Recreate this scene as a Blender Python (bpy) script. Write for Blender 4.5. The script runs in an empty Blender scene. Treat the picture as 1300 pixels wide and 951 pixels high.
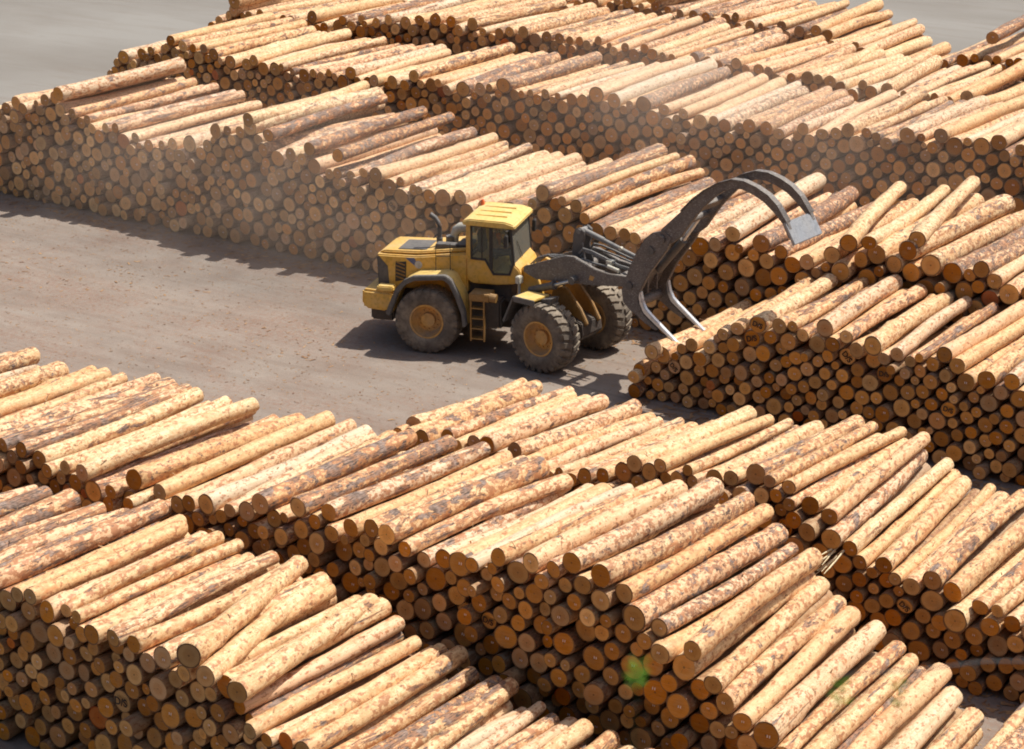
import bpy, bmesh, math, random
import numpy as np
from mathutils import Vector, Matrix
random.seed(7); rng = np.random.default_rng(7)
R_ = math.radians
sc = bpy.context.scene
col = sc.collection

# ------------------------------------------------------------------ camera
CAMZ = 17.5; HEAD = 34.7; PITCH = 20.04
cd = bpy.data.cameras.new('camera'); cam = bpy.data.objects.new('camera', cd); col.objects.link(cam)
cam.location = (0, 0, CAMZ); cam.rotation_euler = (R_(90 - PITCH), 0, R_(HEAD))
cd.sensor_width = 36; cd.lens = 2510 / 1300 * 36; cd.clip_end = 2000; cd.clip_start = .3
cd.dof.use_dof = True; cd.dof.focus_distance = 48; cd.dof.aperture_fstop = 4.5
sc.cycles.filter_width = 1.9
sc.camera = cam
CF = Vector((-math.sin(R_(HEAD)), math.cos(R_(HEAD)), 0)); CR = Vector((math.cos(R_(HEAD)), math.sin(R_(HEAD)), 0))
sc.view_settings.view_transform = 'Standard'; sc.view_settings.look = 'None'
sc.view_settings.exposure = 0; sc.view_settings.gamma = 1

# ------------------------------------------------------------------ light
# sun stands behind the yard, high: shadows fall towards -x -y
sdx, sdy, sdz = .30, .43, 1.0
sd = Vector((sdx, sdy, sdz)).normalized()
elev = math.asin(sd.z); azim = math.atan2(sd.x, sd.y)
w = bpy.data.worlds.new('World'); sc.world = w; w.use_nodes = True
nt = w.node_tree; bg = nt.nodes['Background']
sky = nt.nodes.new('ShaderNodeTexSky'); sky.sky_type = 'NISHITA'; sky.sun_disc = False
sky.sun_elevation = elev; sky.sun_rotation = azim; sky.air_density = 1.2; sky.dust_density = 4.0; sky.ozone_density = .5
nt.links.new(sky.outputs[0], bg.inputs[0]); bg.inputs[1].default_value = .09
sl = bpy.data.lights.new('sun', 'SUN'); sl.energy = 5.0; sl.angle = R_(.55); sl.color = (1, .955, .86)
so = bpy.data.objects.new('sun', sl); col.objects.link(so); so.location = (0, 0, 60)
so.rotation_euler = sd.to_track_quat('Z', 'Y').to_euler()
sc.cycles.use_denoising = True
sc.cycles.max_bounces = 8; sc.cycles.diffuse_bounces = 4; sc.cycles.transparent_max_bounces = 12
sc.cycles.volume_bounces = 1; sc.cycles.volume_step_rate = 4; sc.cycles.volume_max_steps = 96

# ------------------------------------------------------------------ material helpers
class NT:
    def __init__(s, name):
        s.m = bpy.data.materials.new(name); s.m.use_nodes = True; s.t = s.m.node_tree
        s.b = s.t.nodes['Principled BSDF']; s.out = s.t.nodes['Material Output']
    def n(s, typ, **k):
        nd = s.t.nodes.new(typ)
        for a, v in k.items():
            if a.startswith('i_'):
                key = a[2:]; key = int(key) if key.isdigit() else key.replace('_', ' ')
                if hasattr(v, 'is_linked') or isinstance(v, bpy.types.NodeSocket): s.t.links.new(v, nd.inputs[key])
                else: nd.inputs[key].default_value = v
            else: setattr(nd, a, v)
        return nd
    def l(s, a, b): s.t.links.new(a, b)
    def math(s, op, a, b=None, clamp=False):
        nd = s.t.nodes.new('ShaderNodeMath'); nd.operation = op; nd.use_clamp = clamp
        for i, v in enumerate((a, b)):
            if v is None: continue
            if isinstance(v, bpy.types.NodeSocket): s.l(v, nd.inputs[i])
            else: nd.inputs[i].default_value = v
        return nd.outputs[0]
    def mix(s, f, a, b):
        nd = s.t.nodes.new('ShaderNodeMix'); nd.data_type = 'RGBA'
        for i, v in ((0, f), (6, a), (7, b)):
            if isinstance(v, bpy.types.NodeSocket): s.l(v, nd.inputs[i])
            else: nd.inputs[i].default_value = v if i == 0 else (*v[:3], 1)
        return nd.outputs[2]
    def noise(s, vec, scale, detail=3, rough=.55, dist=0):
        nd = s.n('ShaderNodeTexNoise', i_Scale=scale, i_Detail=detail, i_Roughness=rough, i_Distortion=dist)
        if vec is not None: s.l(vec, nd.inputs['Vector'])
        return nd.outputs[0]
    def ramp(s, f, stops):
        nd = s.t.nodes.new('ShaderNodeMapRange'); nd.clamp = True
        s.l(f, nd.inputs[0]); nd.inputs[1].default_value = stops[0]; nd.inputs[2].default_value = stops[1]
        return nd.outputs[0]
    def bump(s, h, strength=.3, dist=.02):
        nd = s.n('ShaderNodeBump', i_Strength=strength, i_Distance=dist); s.l(h, nd.inputs['Height']); s.l(nd.outputs[0], s.b.inputs['Normal'])
    def mapping(s, vec, scale):
        nd = s.n('ShaderNodeMapping'); s.l(vec, nd.inputs[0]); nd.inputs['Scale'].default_value = scale; return nd.outputs[0]
    def fin(s, c=None, rough=.7, metal=0, spec=.4):
        if c is not None:
            if isinstance(c, bpy.types.NodeSocket): s.l(c, s.b.inputs['Base Color'])
            else: s.b.inputs['Base Color'].default_value = (*c, 1)
        if isinstance(rough, bpy.types.NodeSocket): s.l(rough, s.b.inputs['Roughness'])
        else: s.b.inputs['Roughness'].default_value = rough
        s.b.inputs['Metallic'].default_value = metal; s.b.inputs['Specular IOR Level'].default_value = spec
        return s.m

def log_side_mat():
    t = NT('log_surface')
    lc = t.n('ShaderNodeAttribute', attribute_name='lc').outputs['Vector']
    lp = t.n('ShaderNodeAttribute', attribute_name='lp')
    sep = t.n('ShaderNodeSeparateColor'); t.l(lp.outputs['Color'], sep.inputs[0])
    cover, hue, dark, dust = sep.outputs[0], sep.outputs[1], sep.outputs[2], lp.outputs['Alpha']
    long_ = t.mapping(lc, (.45, 1, 1))
    fine = t.noise(lc, 26, 3); mid = t.noise(long_, 5, 4, .6); low = t.noise(long_, 1.6, 3)
    wood = t.mix(hue, (.92, .73, .455), (.84, .53, .26))
    wood = t.mix(t.math('MULTIPLY', t.ramp(low, (.47, .62)), .55), wood, (.76, .48, .23))
    wood = t.mix(t.math('MULTIPLY', t.ramp(t.noise(t.mapping(lc, (1.2, 2, 2)), 5.2, 6, .78), (.46, .58)), .78), wood, (.60, .32, .14))
    wood = t.mix(t.math('MULTIPLY', t.ramp(fine, (.45, .8)), .45), wood, (.46, .25, .10))
    wood = t.mix(t.math('MULTIPLY', t.ramp(mid, (.3, .5)), .0), wood, (.9, .76, .5))
    rnd = t.n('ShaderNodeSeparateXYZ'); t.l(t.n('ShaderNodeAttribute', attribute_name='le').outputs['Vector'], rnd.inputs[0]); rnd = rnd.outputs[0]
    q1 = t.math('FRACT', t.math('MULTIPLY', rnd, 17.3)); q2 = t.math('FRACT', t.math('MULTIPLY', rnd, 41.9)); q3 = t.math('FRACT', t.math('MULTIPLY', rnd, 5.7))
    wood = t.mix(t.math('MULTIPLY', t.ramp(q1, (.72, .95)), .7), wood, (.70, .58, .44))
    wood = t.mix(t.math('MULTIPLY', t.ramp(q2, (.66, .95)), .75), wood, (.86, .54, .33))
    # streaks along the grain
    strk = t.noise(t.mapping(lc, (.6, 14, 14)), 2.2, 3)
    wood = t.mix(t.math('MULTIPLY', t.ramp(strk, (.48, .66)), .45), wood, (.55, .32, .14))
    # torn inner-bark flecks
    fl = t.noise(t.mapping(lc, (.8, 1.2, 1.2)), 9, 4, .65)
    flk = t.ramp(t.math('ADD', fl, t.math('MULTIPLY', cover, .14)), (.58, .625))
    wood = t.mix(t.math('MULTIPLY', flk, .85), wood, (.38, .145, .06))
    wood = t.mix(t.math('MULTIPLY', t.ramp(t.noise(t.mapping(lc, (.7, 1.5, 1.5)), 2.6, 5, .7, 1.0), (.55, .60)), t.math('ADD', .15, t.math('MULTIPLY', hue, .6))), wood, (.62, .27, .11))
    # knots
    vo = t.n('ShaderNodeTexVoronoi', i_Scale=3.1); t.l(t.mapping(lc, (.8, 1.6, 1.6)), vo.inputs['Vector'])
    kn = t.ramp(vo.outputs['Distance'], (.13, .07))
    wood = t.mix(t.math('MULTIPLY', kn, .8), wood, (.20, .10, .05))
    wood = t.mix(t.math('MULTIPLY', t.ramp(t.noise(lc, 17, 4, .7), (.58, .65)), .62), wood, (.22, .12, .08))
    # bark plates left on
    na = t.noise(long_, 4.2, 5, .62, .4); nb = t.noise(t.mapping(lc, (.22, 2.1, 2.1)), 3.0, 5, .68, .8); nc = t.noise(t.mapping(lc, (1.1, 1.3, 1.3)), 6.5, 5, .72, .2)
    w2 = t.ramp(q3, (.35, .45)); w3 = t.ramp(q3, (.68, .78)); bsel = t.math('ADD', t.math('MULTIPLY', na, t.math('SUBTRACT', 1, w2)), t.math('ADD', t.math('MULTIPLY', nb, t.math('SUBTRACT', w2, w3)), t.math('MULTIPLY', nc, w3)))
    bn = t.math('ADD', bsel, t.math('MULTIPLY', t.math('SUBTRACT', fine, .5), .10))
    thr = t.math('SUBTRACT', .70, t.math('MULTIPLY', cover, .26))
    d = t.math('SUBTRACT', bn, thr)
    bark = t.ramp(d, (0, .012)); rim = t.ramp(d, (-.035, .0))
    bc = t.mix(t.ramp(t.noise(lc, 7, 4), (.35, .65)), (.17, .11, .085), (.36, .27, .23))
    bc = t.mix(t.math('MULTIPLY', t.ramp(t.noise(lc, 3.1, 3), (.42, .58)), .75), bc, (.36, .165, .08))
    crack = t.noise(t.mapping(lc, (1.2, 7, 7)), 6, 3)
    bc = t.mix(t.ramp(crack, (.52, .38)), bc, (.08, .055, .045))
    wood = t.mix(t.math('MULTIPLY', rim, .7), wood, (.44, .19, .07))
    c = t.mix(bark, wood, bc)
    c = t.mix(dark, c, (.22, .115, .055))  # shade of the gaps painted into the side colour of buried logs
    c = t.mix(t.math('MULTIPLY', dust, .35), c, (.50, .43, .36))
    t.bump(t.math('ADD', t.math('MULTIPLY', bark, .8), t.math('ADD', t.math('MULTIPLY', crack, .3), t.math('MULTIPLY', fl, .6))), .55, .015)
    return t.fin(c, t.math('ADD', .55, t.math('MULTIPLY', bark, .35)), 0, .3)

def log_end_mat():
    t = NT('log_cut_end')
    at = t.n('ShaderNodeAttribute', attribute_name='lc').outputs['Vector']
    le = t.n('ShaderNodeAttribute', attribute_name='le').outputs['Vector']   # y, z on the cut over the radius; x random per log
    lp = t.n('ShaderNodeAttribute', attribute_name='lp'); dust = lp.outputs['Alpha']
    sp = t.n('ShaderNodeSeparateXYZ'); t.l(le, sp.inputs[0]); rnd, y, z = sp.outputs
    r = t.math('SQRT', t.math('ADD', t.math('MULTIPLY', y, y), t.math('MULTIPLY', z, z)))
    wob = t.noise(at, 5, 2)
    rr = t.math('ADD', r, t.math('MULTIPLY', t.math('SUBTRACT', wob, .5), .12))
    rings = t.math('SINE', t.math('MULTIPLY', rr, 62))
    r2 = t.math('FRACT', t.math('MULTIPLY', rnd, 7.31)); r3 = t.math('FRACT', t.math('MULTIPLY', rnd, 13.7)); r4 = t.math('FRACT', t.math('MULTIPLY', rnd, 29.3))
    base = t.mix(r2, (.50, .225, .075), (.76, .48, .24))
    base = t.mix(t.ramp(r3, (.62, 1.0)), base, (.50, .19, .05))
    r6 = t.math('FRACT', t.math('MULTIPLY', rnd, 83.1)); base = t.mix(t.math('MULTIPLY', t.ramp(r6, (.80, .95)), .7), base, (.46, .36, .27)); base = t.mix(t.math('MULTIPLY', t.ramp(r6, (.22, .10)), .7), base, (.80, .58, .34))
    heart = t.ramp(rr, (.62, .42))
    base = t.mix(t.math('MULTIPLY', heart, .35), base, (.44, .19, .075))
    base = t.mix(t.math('MULTIPLY', t.ramp(rings, (.0, 1)), .48), base, (.34, .16, .07))
    base = t.mix(t.ramp(rr, (.10, .04)), base, (.12, .06, .03))
    blot = t.ramp(t.noise(at, 4, 4), (.5, .7))
    base = t.mix(t.math('MULTIPLY', blot, .4), base, (.36, .24, .15))
    saw = t.noise(t.mapping(at, (1, 3, 26)), 1.5, 2)
    base = t.mix(t.math('MULTIPLY', t.ramp(saw, (.4, .7)), .18), base, (.70, .48, .28))
    base = t.mix(t.ramp(rr, (.87, .95)), base, (.17, .10, .06))
    base = t.mix(t.math('MULTIPLY', t.math('GREATER_THAN', r4, .985), .6), base, (.40, .07, .03))
    base = t.mix(t.math('MULTIPLY', dust, .5), base, (.58, .38, .26))
    r5 = t.math('FRACT', t.math('MULTIPLY', rnd, 51.7)); hs = t.n('ShaderNodeHueSaturation'); t.l(base, hs.inputs['Color']); t.l(t.math('ADD', .68, t.math('MULTIPLY', r5, .70)), hs.inputs['Value']); hs.inputs['Saturation'].default_value = 1.22; base = hs.outputs[0]
    # radial drying cracks
    ang = t.math('ARCTAN2', z, y); ck = t.math('MULTIPLY', t.math('LESS_THAN', t.math('ABSOLUTE', t.math('SINE', t.math('ADD', t.math('MULTIPLY', ang, 1.5), t.math('MULTIPLY', rnd, 40)))), .035), t.math('LESS_THAN', rr, t.math('MULTIPLY', r2, .75)))
    base = t.mix(t.math('MULTIPLY', ck, .7), base, (.13, .07, .035))
    # small white bar-code tag stapled off-centre on most ends: two short strokes
    ty = t.math('SUBTRACT', y, t.math('MULTIPLY', t.math('SUBTRACT', r2, .5), .5))
    tz = t.math('SUBTRACT', z, t.math('MULTIPLY', t.math('SUBTRACT', r3, .4), .5))
    s1 = t.math('LESS_THAN', t.math('ABSOLUTE', t.math('SUBTRACT', t.math('ABSOLUTE', ty), .09)), .035)
    s2 = t.math('LESS_THAN', t.math('ABSOLUTE', tz), .10)
    tag = t.math('MULTIPLY', t.math('MULTIPLY', s1, s2), t.math('LESS_THAN', r4, .5))
    base = t.mix(t.math('MULTIPLY', tag, .9), base, (.9, .9, .95))
    t.bump(t.math('ADD', rings, saw), .15, .004)
    return t.fin(base, .6, 0, .35)

def paint(name, c, rough=.4, dusty=.35, dustc=(.42, .34, .25), metal=0, scratch=0):
    t = NT(name)
    g = t.n('ShaderNodeNewGeometry'); sp = t.n('ShaderNodeSeparateXYZ'); t.l(g.outputs['Normal'], sp.inputs[0])
    tc = t.n('ShaderNodeTexCoord').outputs['Object']
    up = t.ramp(sp.outputs[2], (.2, .95))
    n1 = t.noise(tc, 2.3, 4); n2 = t.noise(tc, 11, 4)
    f = t.math('MULTIPLY', t.math('ADD', t.math('MULTIPLY', up, .6), t.ramp(n1, (.4, .75))), dusty, True)
    k = t.mix(f, c, dustc)
    k = t.mix(t.math('MULTIPLY', t.ramp(n2, (.48, .68)), .5), k, tuple(v * .55 for v in c))
    if scratch:
        s = t.ramp(t.noise(t.mapping(tc, (3, 3, 9)), 6, 4), (.56, .62)); k = t.mix(t.math('MULTIPLY', s, scratch), k, (.55, .56, .58))
    t.bump(n2, .08, .01)
    return t.fin(k, t.math('ADD', rough, t.math('MULTIPLY', f, .4)), metal, .5)

M = {}
M['log'] = log_side_mat(); M['end'] = log_end_mat()
M['yellow'] = paint('yellow_paint', (.78, .44, .065), .45, .5, (.64, .48, .27))
M['roof_yellow'] = paint('roof_paint', (.82, .54, .13), .45, .45, (.70, .55, .30))
M['dark_yellow'] = paint('greasy_yellow_paint', (.34, .17, .035), .5, .4, (.3, .22, .14))
M['grey'] = paint('dark_grey_steel', (.105, .10, .10), .5, .35, (.26, .23, .20))
M['arm_grey'] = paint('worn_grey_steel', (.125, .11, .105), .42, .45, (.30, .255, .215), 0, .30)
M['black'] = paint('black_plastic', (.03, .03, .032), .5, .3, (.15, .13, .11))
M['frame_dark'] = paint('underbody_steel', (.06, .05, .045), .6, .5, (.17, .13, .10))
M['steel'] = paint('polished_steel', (.62, .63, .66), .30, .12, (.5, .47, .43), .75)
M['tip'] = paint('worn_tip_steel', (.34, .36, .40), .35, .3, (.42, .36, .28), .3, .5)
M['tyre'] = paint('dusty_rubber', (.125, .102, .083), .88, .9, (.34, .28, .215))
M['rim'] = paint('dusty_rim_paint', (.64, .34, .08), .5, .8, (.40, .28, .17))
M['pipe'] = paint('pale_pipe_paint', (.62, .60, .52), .5, .4, (.5, .45, .36))
M['hose'] = paint('hose_rubber', (.17, .17, .175), .45, .4, (.40, .37, .33))
M['orange'] = paint('orange_cloth', (.95, .24, .05), .8, .1)
M['blue'] = paint('blue_cloth', (.04, .07, .18), .85, .1)
M['skin'] = paint('skin', (.42, .24, .16), .6, 0)
M['seat'] = paint('seat_cloth', (.10, .10, .12), .9, .2)
M['decal_blue'] = paint('blue_decal', (.10, .13, .30), .4, .2)
M['decal_grey'] = paint('grey_decal', (.48, .48, .52), .35, .2)
M['beacon'] = paint('orange_lens', (.85, .18, .06), .3, 0)
M['ink'] = paint('black_spray_paint', (.025, .02, .02), .8, 0)
M['splinter'] = paint('fresh_splinters', (.86, .72, .46), .7, 0)
def glass_mat(name, tint, mixf=.55):
    t = NT(name); tr = t.n('ShaderNodeBsdfTransparent'); tr.inputs[0].default_value = (*tint, 1)
    gl = t.n('ShaderNodeBsdfGlossy'); gl.inputs['Roughness'].default_value = .08; gl.inputs[0].default_value = (.55, .58, .6, 1)
    fr = t.n('ShaderNodeFresnel', i_IOR=1.5); mx = t.n('ShaderNodeMixShader')
    t.l(t.math('ADD', t.math('MULTIPLY', fr.outputs[0], .8), .04), mx.inputs[0]); t.l(tr.outputs[0], mx.inputs[1]); t.l(gl.outputs[0], mx.inputs[2])
    df = t.n('ShaderNodeBsdfDiffuse'); df.inputs[0].default_value = (.40, .37, .31, 1); m2 = t.n('ShaderNodeMixShader'); m2.inputs[0].default_value = mixf
    t.l(mx.outputs[0], m2.inputs[1]); t.l(df.outputs[0], m2.inputs[2]); t.l(m2.outputs[0], t.out.inputs[0]); return t.m
M['glass'] = glass_mat('tinted_cab_glass', (.80, .86, .82), .0)
M['wind'] = glass_mat('dusty_windscreen_glass', (.70, .75, .70), .30)

def ground_mat():
    t = NT('yard_gravel'); P = t.n('ShaderNodeNewGeometry').outputs['Position']
    big = t.noise(P, .07, 4); med = t.noise(P, .5, 5, .6); sm = t.noise(P, 5, 5, .7); gr = t.noise(P, 32, 3, .7)
    sp = t.n('ShaderNodeSeparateXYZ'); t.l(P, sp.inputs[0])
    far = t.ramp(t.math('ADD', sp.outputs[1], t.math('MULTIPLY', sp.outputs[0], -.55)), (72, 92))
    trk = t.noise(t.mapping(P, (.10, 1.6, 1)), 1.4, 4, .6, .6)
    c = t.mix(t.ramp(med, (.35, .68)), (.235, .185, .155), (.31, .26, .222))
    c = t.mix(t.math('MULTIPLY', t.ramp(trk, (.42, .62)), .3), c, (.335, .29, .255))
    red = t.math('MULTIPLY', t.ramp(t.noise(t.mapping(P, (.5, 1, 1)), .33, 6, .75, .5), (.44, .62)), t.ramp(t.noise(P, 7, 5, .8), (.42, .58)))
    c = t.mix(t.math('MULTIPLY', red, .5), c, (.25, .125, .08))
    ru = t.math('ABSOLUTE', t.math('SINE', t.math('ADD', t.math('MULTIPLY', sp.outputs[1], 1.25), t.math('MULTIPLY', t.noise(t.mapping(P, (.05, .12, 1)), 1.0, 2), 9))))
    rut = t.math('MULTIPLY', t.ramp(ru, (.18, .05)), t.ramp(t.noise(t.mapping(P, (.12, 1, 1)), .9, 3), (.45, .6)))
    c = t.mix(t.math('MULTIPLY', rut, .45), c, (.20, .15, .12))
    c = t.mix(far, c, t.mix(t.ramp(t.noise(t.mapping(P, (.5, 1, 1)), .12, 4), (.35, .65)), (.215, .198, .18), (.275, .262, .245)))
    c = t.mix(t.math('MULTIPLY', t.ramp(gr, (.5, .68)), .35), c, (.17, .12, .09))
    c = t.mix(t.math('MULTIPLY', t.ramp(t.noise(t.mapping(P, (.18, 1.3, 1)), .8, 5, .7, 1.2), (.5, .66)), .3), c, (.19, .155, .13))
    vo = t.n('ShaderNodeTexVoronoi', i_Scale=7.0); t.l(P, vo.inputs['Vector'])
    c = t.mix(t.math('MULTIPLY', t.ramp(vo.outputs['Distance'], (.13, .09)), t.math('MULTIPLY', t.ramp(sm, (.48, .6)), .7)), c, (.40, .28, .17))
    t.bump(t.math('ADD', gr, t.math('MULTIPLY', sm, 1.5)), .35, .03)
    return t.fin(c, .93, 0, .15)
M['ground'] = ground_mat()
def simple_noise_mat(name, a, b, s, rough=.9):
    t = NT(name); P = t.n('ShaderNodeNewGeometry').outputs['Position']
    t.bump(t.noise(P, s * 3, 4), .4, .02)
    return t.fin(t.mix(t.ramp(t.noise(P, s, 4), (.35, .65)), a, b), rough, 0, .2)
M['bark_chip'] = simple_noise_mat('bark_chips', (.16, .08, .05), (.48, .30, .16), 3.0)
M['soil'] = simple_noise_mat('bank_soil', (.015, .014, .010), (.035, .032, .018), 1.5)
def leaf_mat(name, c, tr):
    t = NT(name); t.fin(c, .6, 0, .3)
    ts = t.n('ShaderNodeBsdfTranslucent'); ts.inputs[0].default_value = (c[0] * 1.6, c[1] * 1.9, c[2], 1)
    mx = t.n('ShaderNodeMixShader'); mx.inputs[0].default_value = tr
    t.l(t.b.outputs[0], mx.inputs[1]); t.l(ts.outputs[0], mx.inputs[2]); t.l(mx.outputs[0], t.out.inputs[0]); return t.m
M['leaf_dark'] = leaf_mat('shaded_leaf', (.010, .013, .006), .04)
M['leaf_bright'] = leaf_mat('fresh_leaf', (.20, .34, .08), .55)
M['leaf_stem'] = leaf_mat('green_stem', (.05, .08, .02), .1)
M['twig'] = simple_noise_mat('bare_twig', (.10, .10, .10), (.18, .18, .18), 20)

# ------------------------------------------------------------------ object helpers
def link(name, me, mats, parent=None, loc=None):
    o = bpy.data.objects.new(name, me); col.objects.link(o)
    for m in mats: me.materials.append(m)
    if parent is not None: o.parent = parent
    if loc is not None: o.location = loc
    return o
def tag(o, label=None, cat=None, group=None, kind=None):
    if label: o['label'] = label
    if cat: o['category'] = cat
    if group: o['group'] = group
    if kind: o['kind'] = kind
    return o

# ------------------------------------------------------------------ logs
def log_arrays(L, r0, r1, seed, nseg, sides, pars, local=True):
    """a log along +x from 0 to L in its own space: verts, faces, flags"""
    g = np.random.default_rng(seed)
    th = np.arange(sides) / sides * 2 * math.pi
    ph = g.uniform(0, 6.28, 4); lob = 1 + g.uniform(.01, .035) * np.cos(2 * th + ph[0]) + g.uniform(.0, .025) * np.cos(3 * th + ph[1]) + g.uniform(0, .015) * np.cos(5 * th + ph[2])
    by, bz = g.normal(0, .042, 2); xs = np.linspace(0, L, nseg + 1)
    if nseg > 4:
        xs[1:-1] += g.uniform(-.25, .25, nseg - 1) * (L / nseg)
        xs = np.concatenate([[0, .035], xs[1:-1], [L - .035, L]])
    n = len(xs); t = xs / L
    sway = np.sin(t * math.pi); s2 = np.sin(t * 2 * math.pi + ph[3]) - math.sin(ph[3]) * (1 - t)
    cy = by * sway + g.normal(0, .010) * s2; cz = bz * sway
    rad = (r0 + (r1 - r0) * t)
    rv = np.ones(n)
    if nseg > 4:
        rv += g.normal(0, .028, n); rv[0] *= .955; rv[-1] *= .955
        if g.random() < .5: rv[0] *= 1.07; rv[1] *= 1.08; rv[2] *= 1.03
    V = np.zeros((n, sides, 3))
    ecc = g.uniform(-.05, .05)
    wob = 1 + ecc * np.cos(2 * th)[None, :] + (g.normal(0, .018, (n, sides)) if nseg > 4 else 0)
    rr = rad[:, None] * rv[:, None] * lob[None, :] * wob
    if nseg > 8:
        for _ in range(int(g.integers(1, 6))): rr[int(g.integers(2, n - 2)), int(g.integers(sides))] *= g.uniform(1.08, 1.28)
    V[:, :, 0] = xs[:, None]; V[:, :, 1] = cy[:, None] + rr * np.cos(th); V[:, :, 2] = cz[:, None] + rr * np.sin(th)
    # slightly slanted saw cuts
    for e, sg in ((0, 1), (n - 1, -1)):
        a, b = g.normal(0, .06, 2); V[e, :, 0] += (a * (V[e, :, 1] - cy[e]) + b * (V[e, :, 2] - cz[e]))
    side = V.reshape(-1, 3); F = []
    idx = np.arange(n * sides).reshape(n, sides)
    a = idx[:-1]; b = np.roll(idx, -1, 1)[:-1]; c = np.roll(idx, -1, 1)[1:]; d = idx[1:]
    quads = np.stack([a, d, c, b], -1).reshape(-1, 4)[:, ::-1][:, ::-1]
    caps_v = np.concatenate([V[0], V[-1]]); base = len(side)
    cap0 = np.arange(sides)[::-1] + base; cap1 = np.arange(sides) + base + sides
    verts = np.concatenate([side, caps_v])
    off = g.uniform(-50, 50, 3)
    lc = verts + off
    le = np.zeros_like(verts); le[:, 0] = g.random()
    le[base:base + sides, 1:] = (V[0][:, 1:] - [cy[0], cz[0]]) / (rad[0]); le[base + sides:, 1:] = (V[-1][:, 1:] - [cy[-1], cz[-1]]) / (rad[-1])
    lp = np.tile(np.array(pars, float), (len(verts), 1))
    return verts, quads, [cap0, cap1], lc, le, lp

def log_mesh(name, parts):
    """parts: list of (arrays, matrix or None) -> one mesh"""
    vs, lcs, les, lps, loops, sizes, mi, sm = [], [], [], [], [], [], [], []
    b = 0
    for (v, q, caps, lc, le, lp), mt in parts:
        if mt is not None:
            A = np.array(mt); v = v @ A[:3, :3].T + A[:3, 3]
        vs.append(v); lcs.append(lc); les.append(le); lps.append(lp)
        loops.append((q + b).ravel()); sizes.append(np.full(len(q), 4)); mi.append(np.zeros(len(q), int)); sm.append(np.ones(len(q), bool))
        for c in caps:
            loops.append(c + b); sizes.append(np.array([len(c)])); mi.append(np.array([1])); sm.append(np.array([False]))
        b += len(v)
    V = np.concatenate(vs); LP = np.concatenate(loops); SZ = np.concatenate(sizes)
    me = bpy.data.meshes.new(name)
    me.vertices.add(len(V)); me.vertices.foreach_set('co', V.astype(np.float32).ravel())
    me.loops.add(len(LP)); me.loops.foreach_set('vertex_index', LP.astype(np.int32))
    me.polygons.add(len(SZ)); st = np.concatenate([[0], np.cumsum(SZ)[:-1]]).astype(np.int32)
    me.polygons.foreach_set('loop_start', st); me.polygons.foreach_set('loop_total', SZ.astype(np.int32))
    me.polygons.foreach_set('material_index', np.concatenate(mi).astype(np.int32))
    me.polygons.foreach_set('use_smooth', np.concatenate(sm))
    for nm, arr, ty in (('lc', lcs, 'FLOAT_VECTOR'), ('le', les, 'FLOAT_VECTOR'), ('lp', lps, 'FLOAT_COLOR')):
        at = me.attributes.new(nm, ty, 'POINT'); at.data.foreach_set('color' if ty == 'FLOAT_COLOR' else 'vector', np.concatenate(arr).astype(np.float32).ravel())
    me.update(calc_edges=True); me.validate()
    return me

def pack(prof, rmean, rng, rs=.27, rlim=(.095, .285)):
    """fill the face of a pile with discs of uneven size, lowest free place first, up to its uneven top"""
    px = [p[0] for p in prof]; pz = [p[1] for p in prof]
    x0, x1 = px[0], px[-1]; gx = np.arange(x0 + .15, x1 - .15, .03)
    top = np.interp(gx, px, pz); zn = np.full(len(gx), rmean)
    D = []; buckets = {}
    def rest(x, r):
        z = np.full(np.shape(x), r * 1.0); k = int(float(np.mean(x)) // 1)
        for kk in (k - 1, k, k + 1):
            for (cx, cz, cr) in buckets.get(kk, ()):
                dx = np.abs(x - cx); s = (r + cr) ** 2 - dx ** 2
                z = np.where(s > 0, np.maximum(z, cz + np.sqrt(np.maximum(s, 0))), z)
        return z
    dead = np.zeros(len(gx), bool)
    for _ in range(6000):
        sc_ = np.where(dead, 99, zn)
        i = int(np.argmin(sc_))
        if sc_[i] > 98: break
        if zn[i] + rmean * .78 > top[i]: dead[max(0, i - 2):i + 3] |= (zn[max(0, i - 2):i + 3] + rmean * .78 > top[max(0, i - 2):i + 3]); dead[i] = True; continue
        r = float(np.clip(rmean * rng.lognormal(0, rs), *rlim))
        cand = gx[i] + np.arange(-.28, .281, .02); z = rest(cand, r); j = int(np.argmin(z + rng.normal(0, .004, len(z))))
        x, zz = float(cand[j]), float(z[j])
        if x - r < x0 - .1 or x + r > x1 + .1: dead[max(0, i - 3):i + 4] = True; continue
        D.append((x, zz, r)); buckets.setdefault(int(x // 1), []).append((x, zz, r))
        a = np.searchsorted(gx, x - r - rmean - .05); bb = np.searchsorted(gx, x + r + rmean + .05)
        if bb > a: 
            seg = gx[a:bb]; dx = np.abs(seg - x); s = (r + rmean) ** 2 - dx ** 2
            zn[a:bb] = np.where(s > 0, np.maximum(zn[a:bb], zz + np.sqrt(np.maximum(s, 0))), zn[a:bb])
    return D

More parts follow.
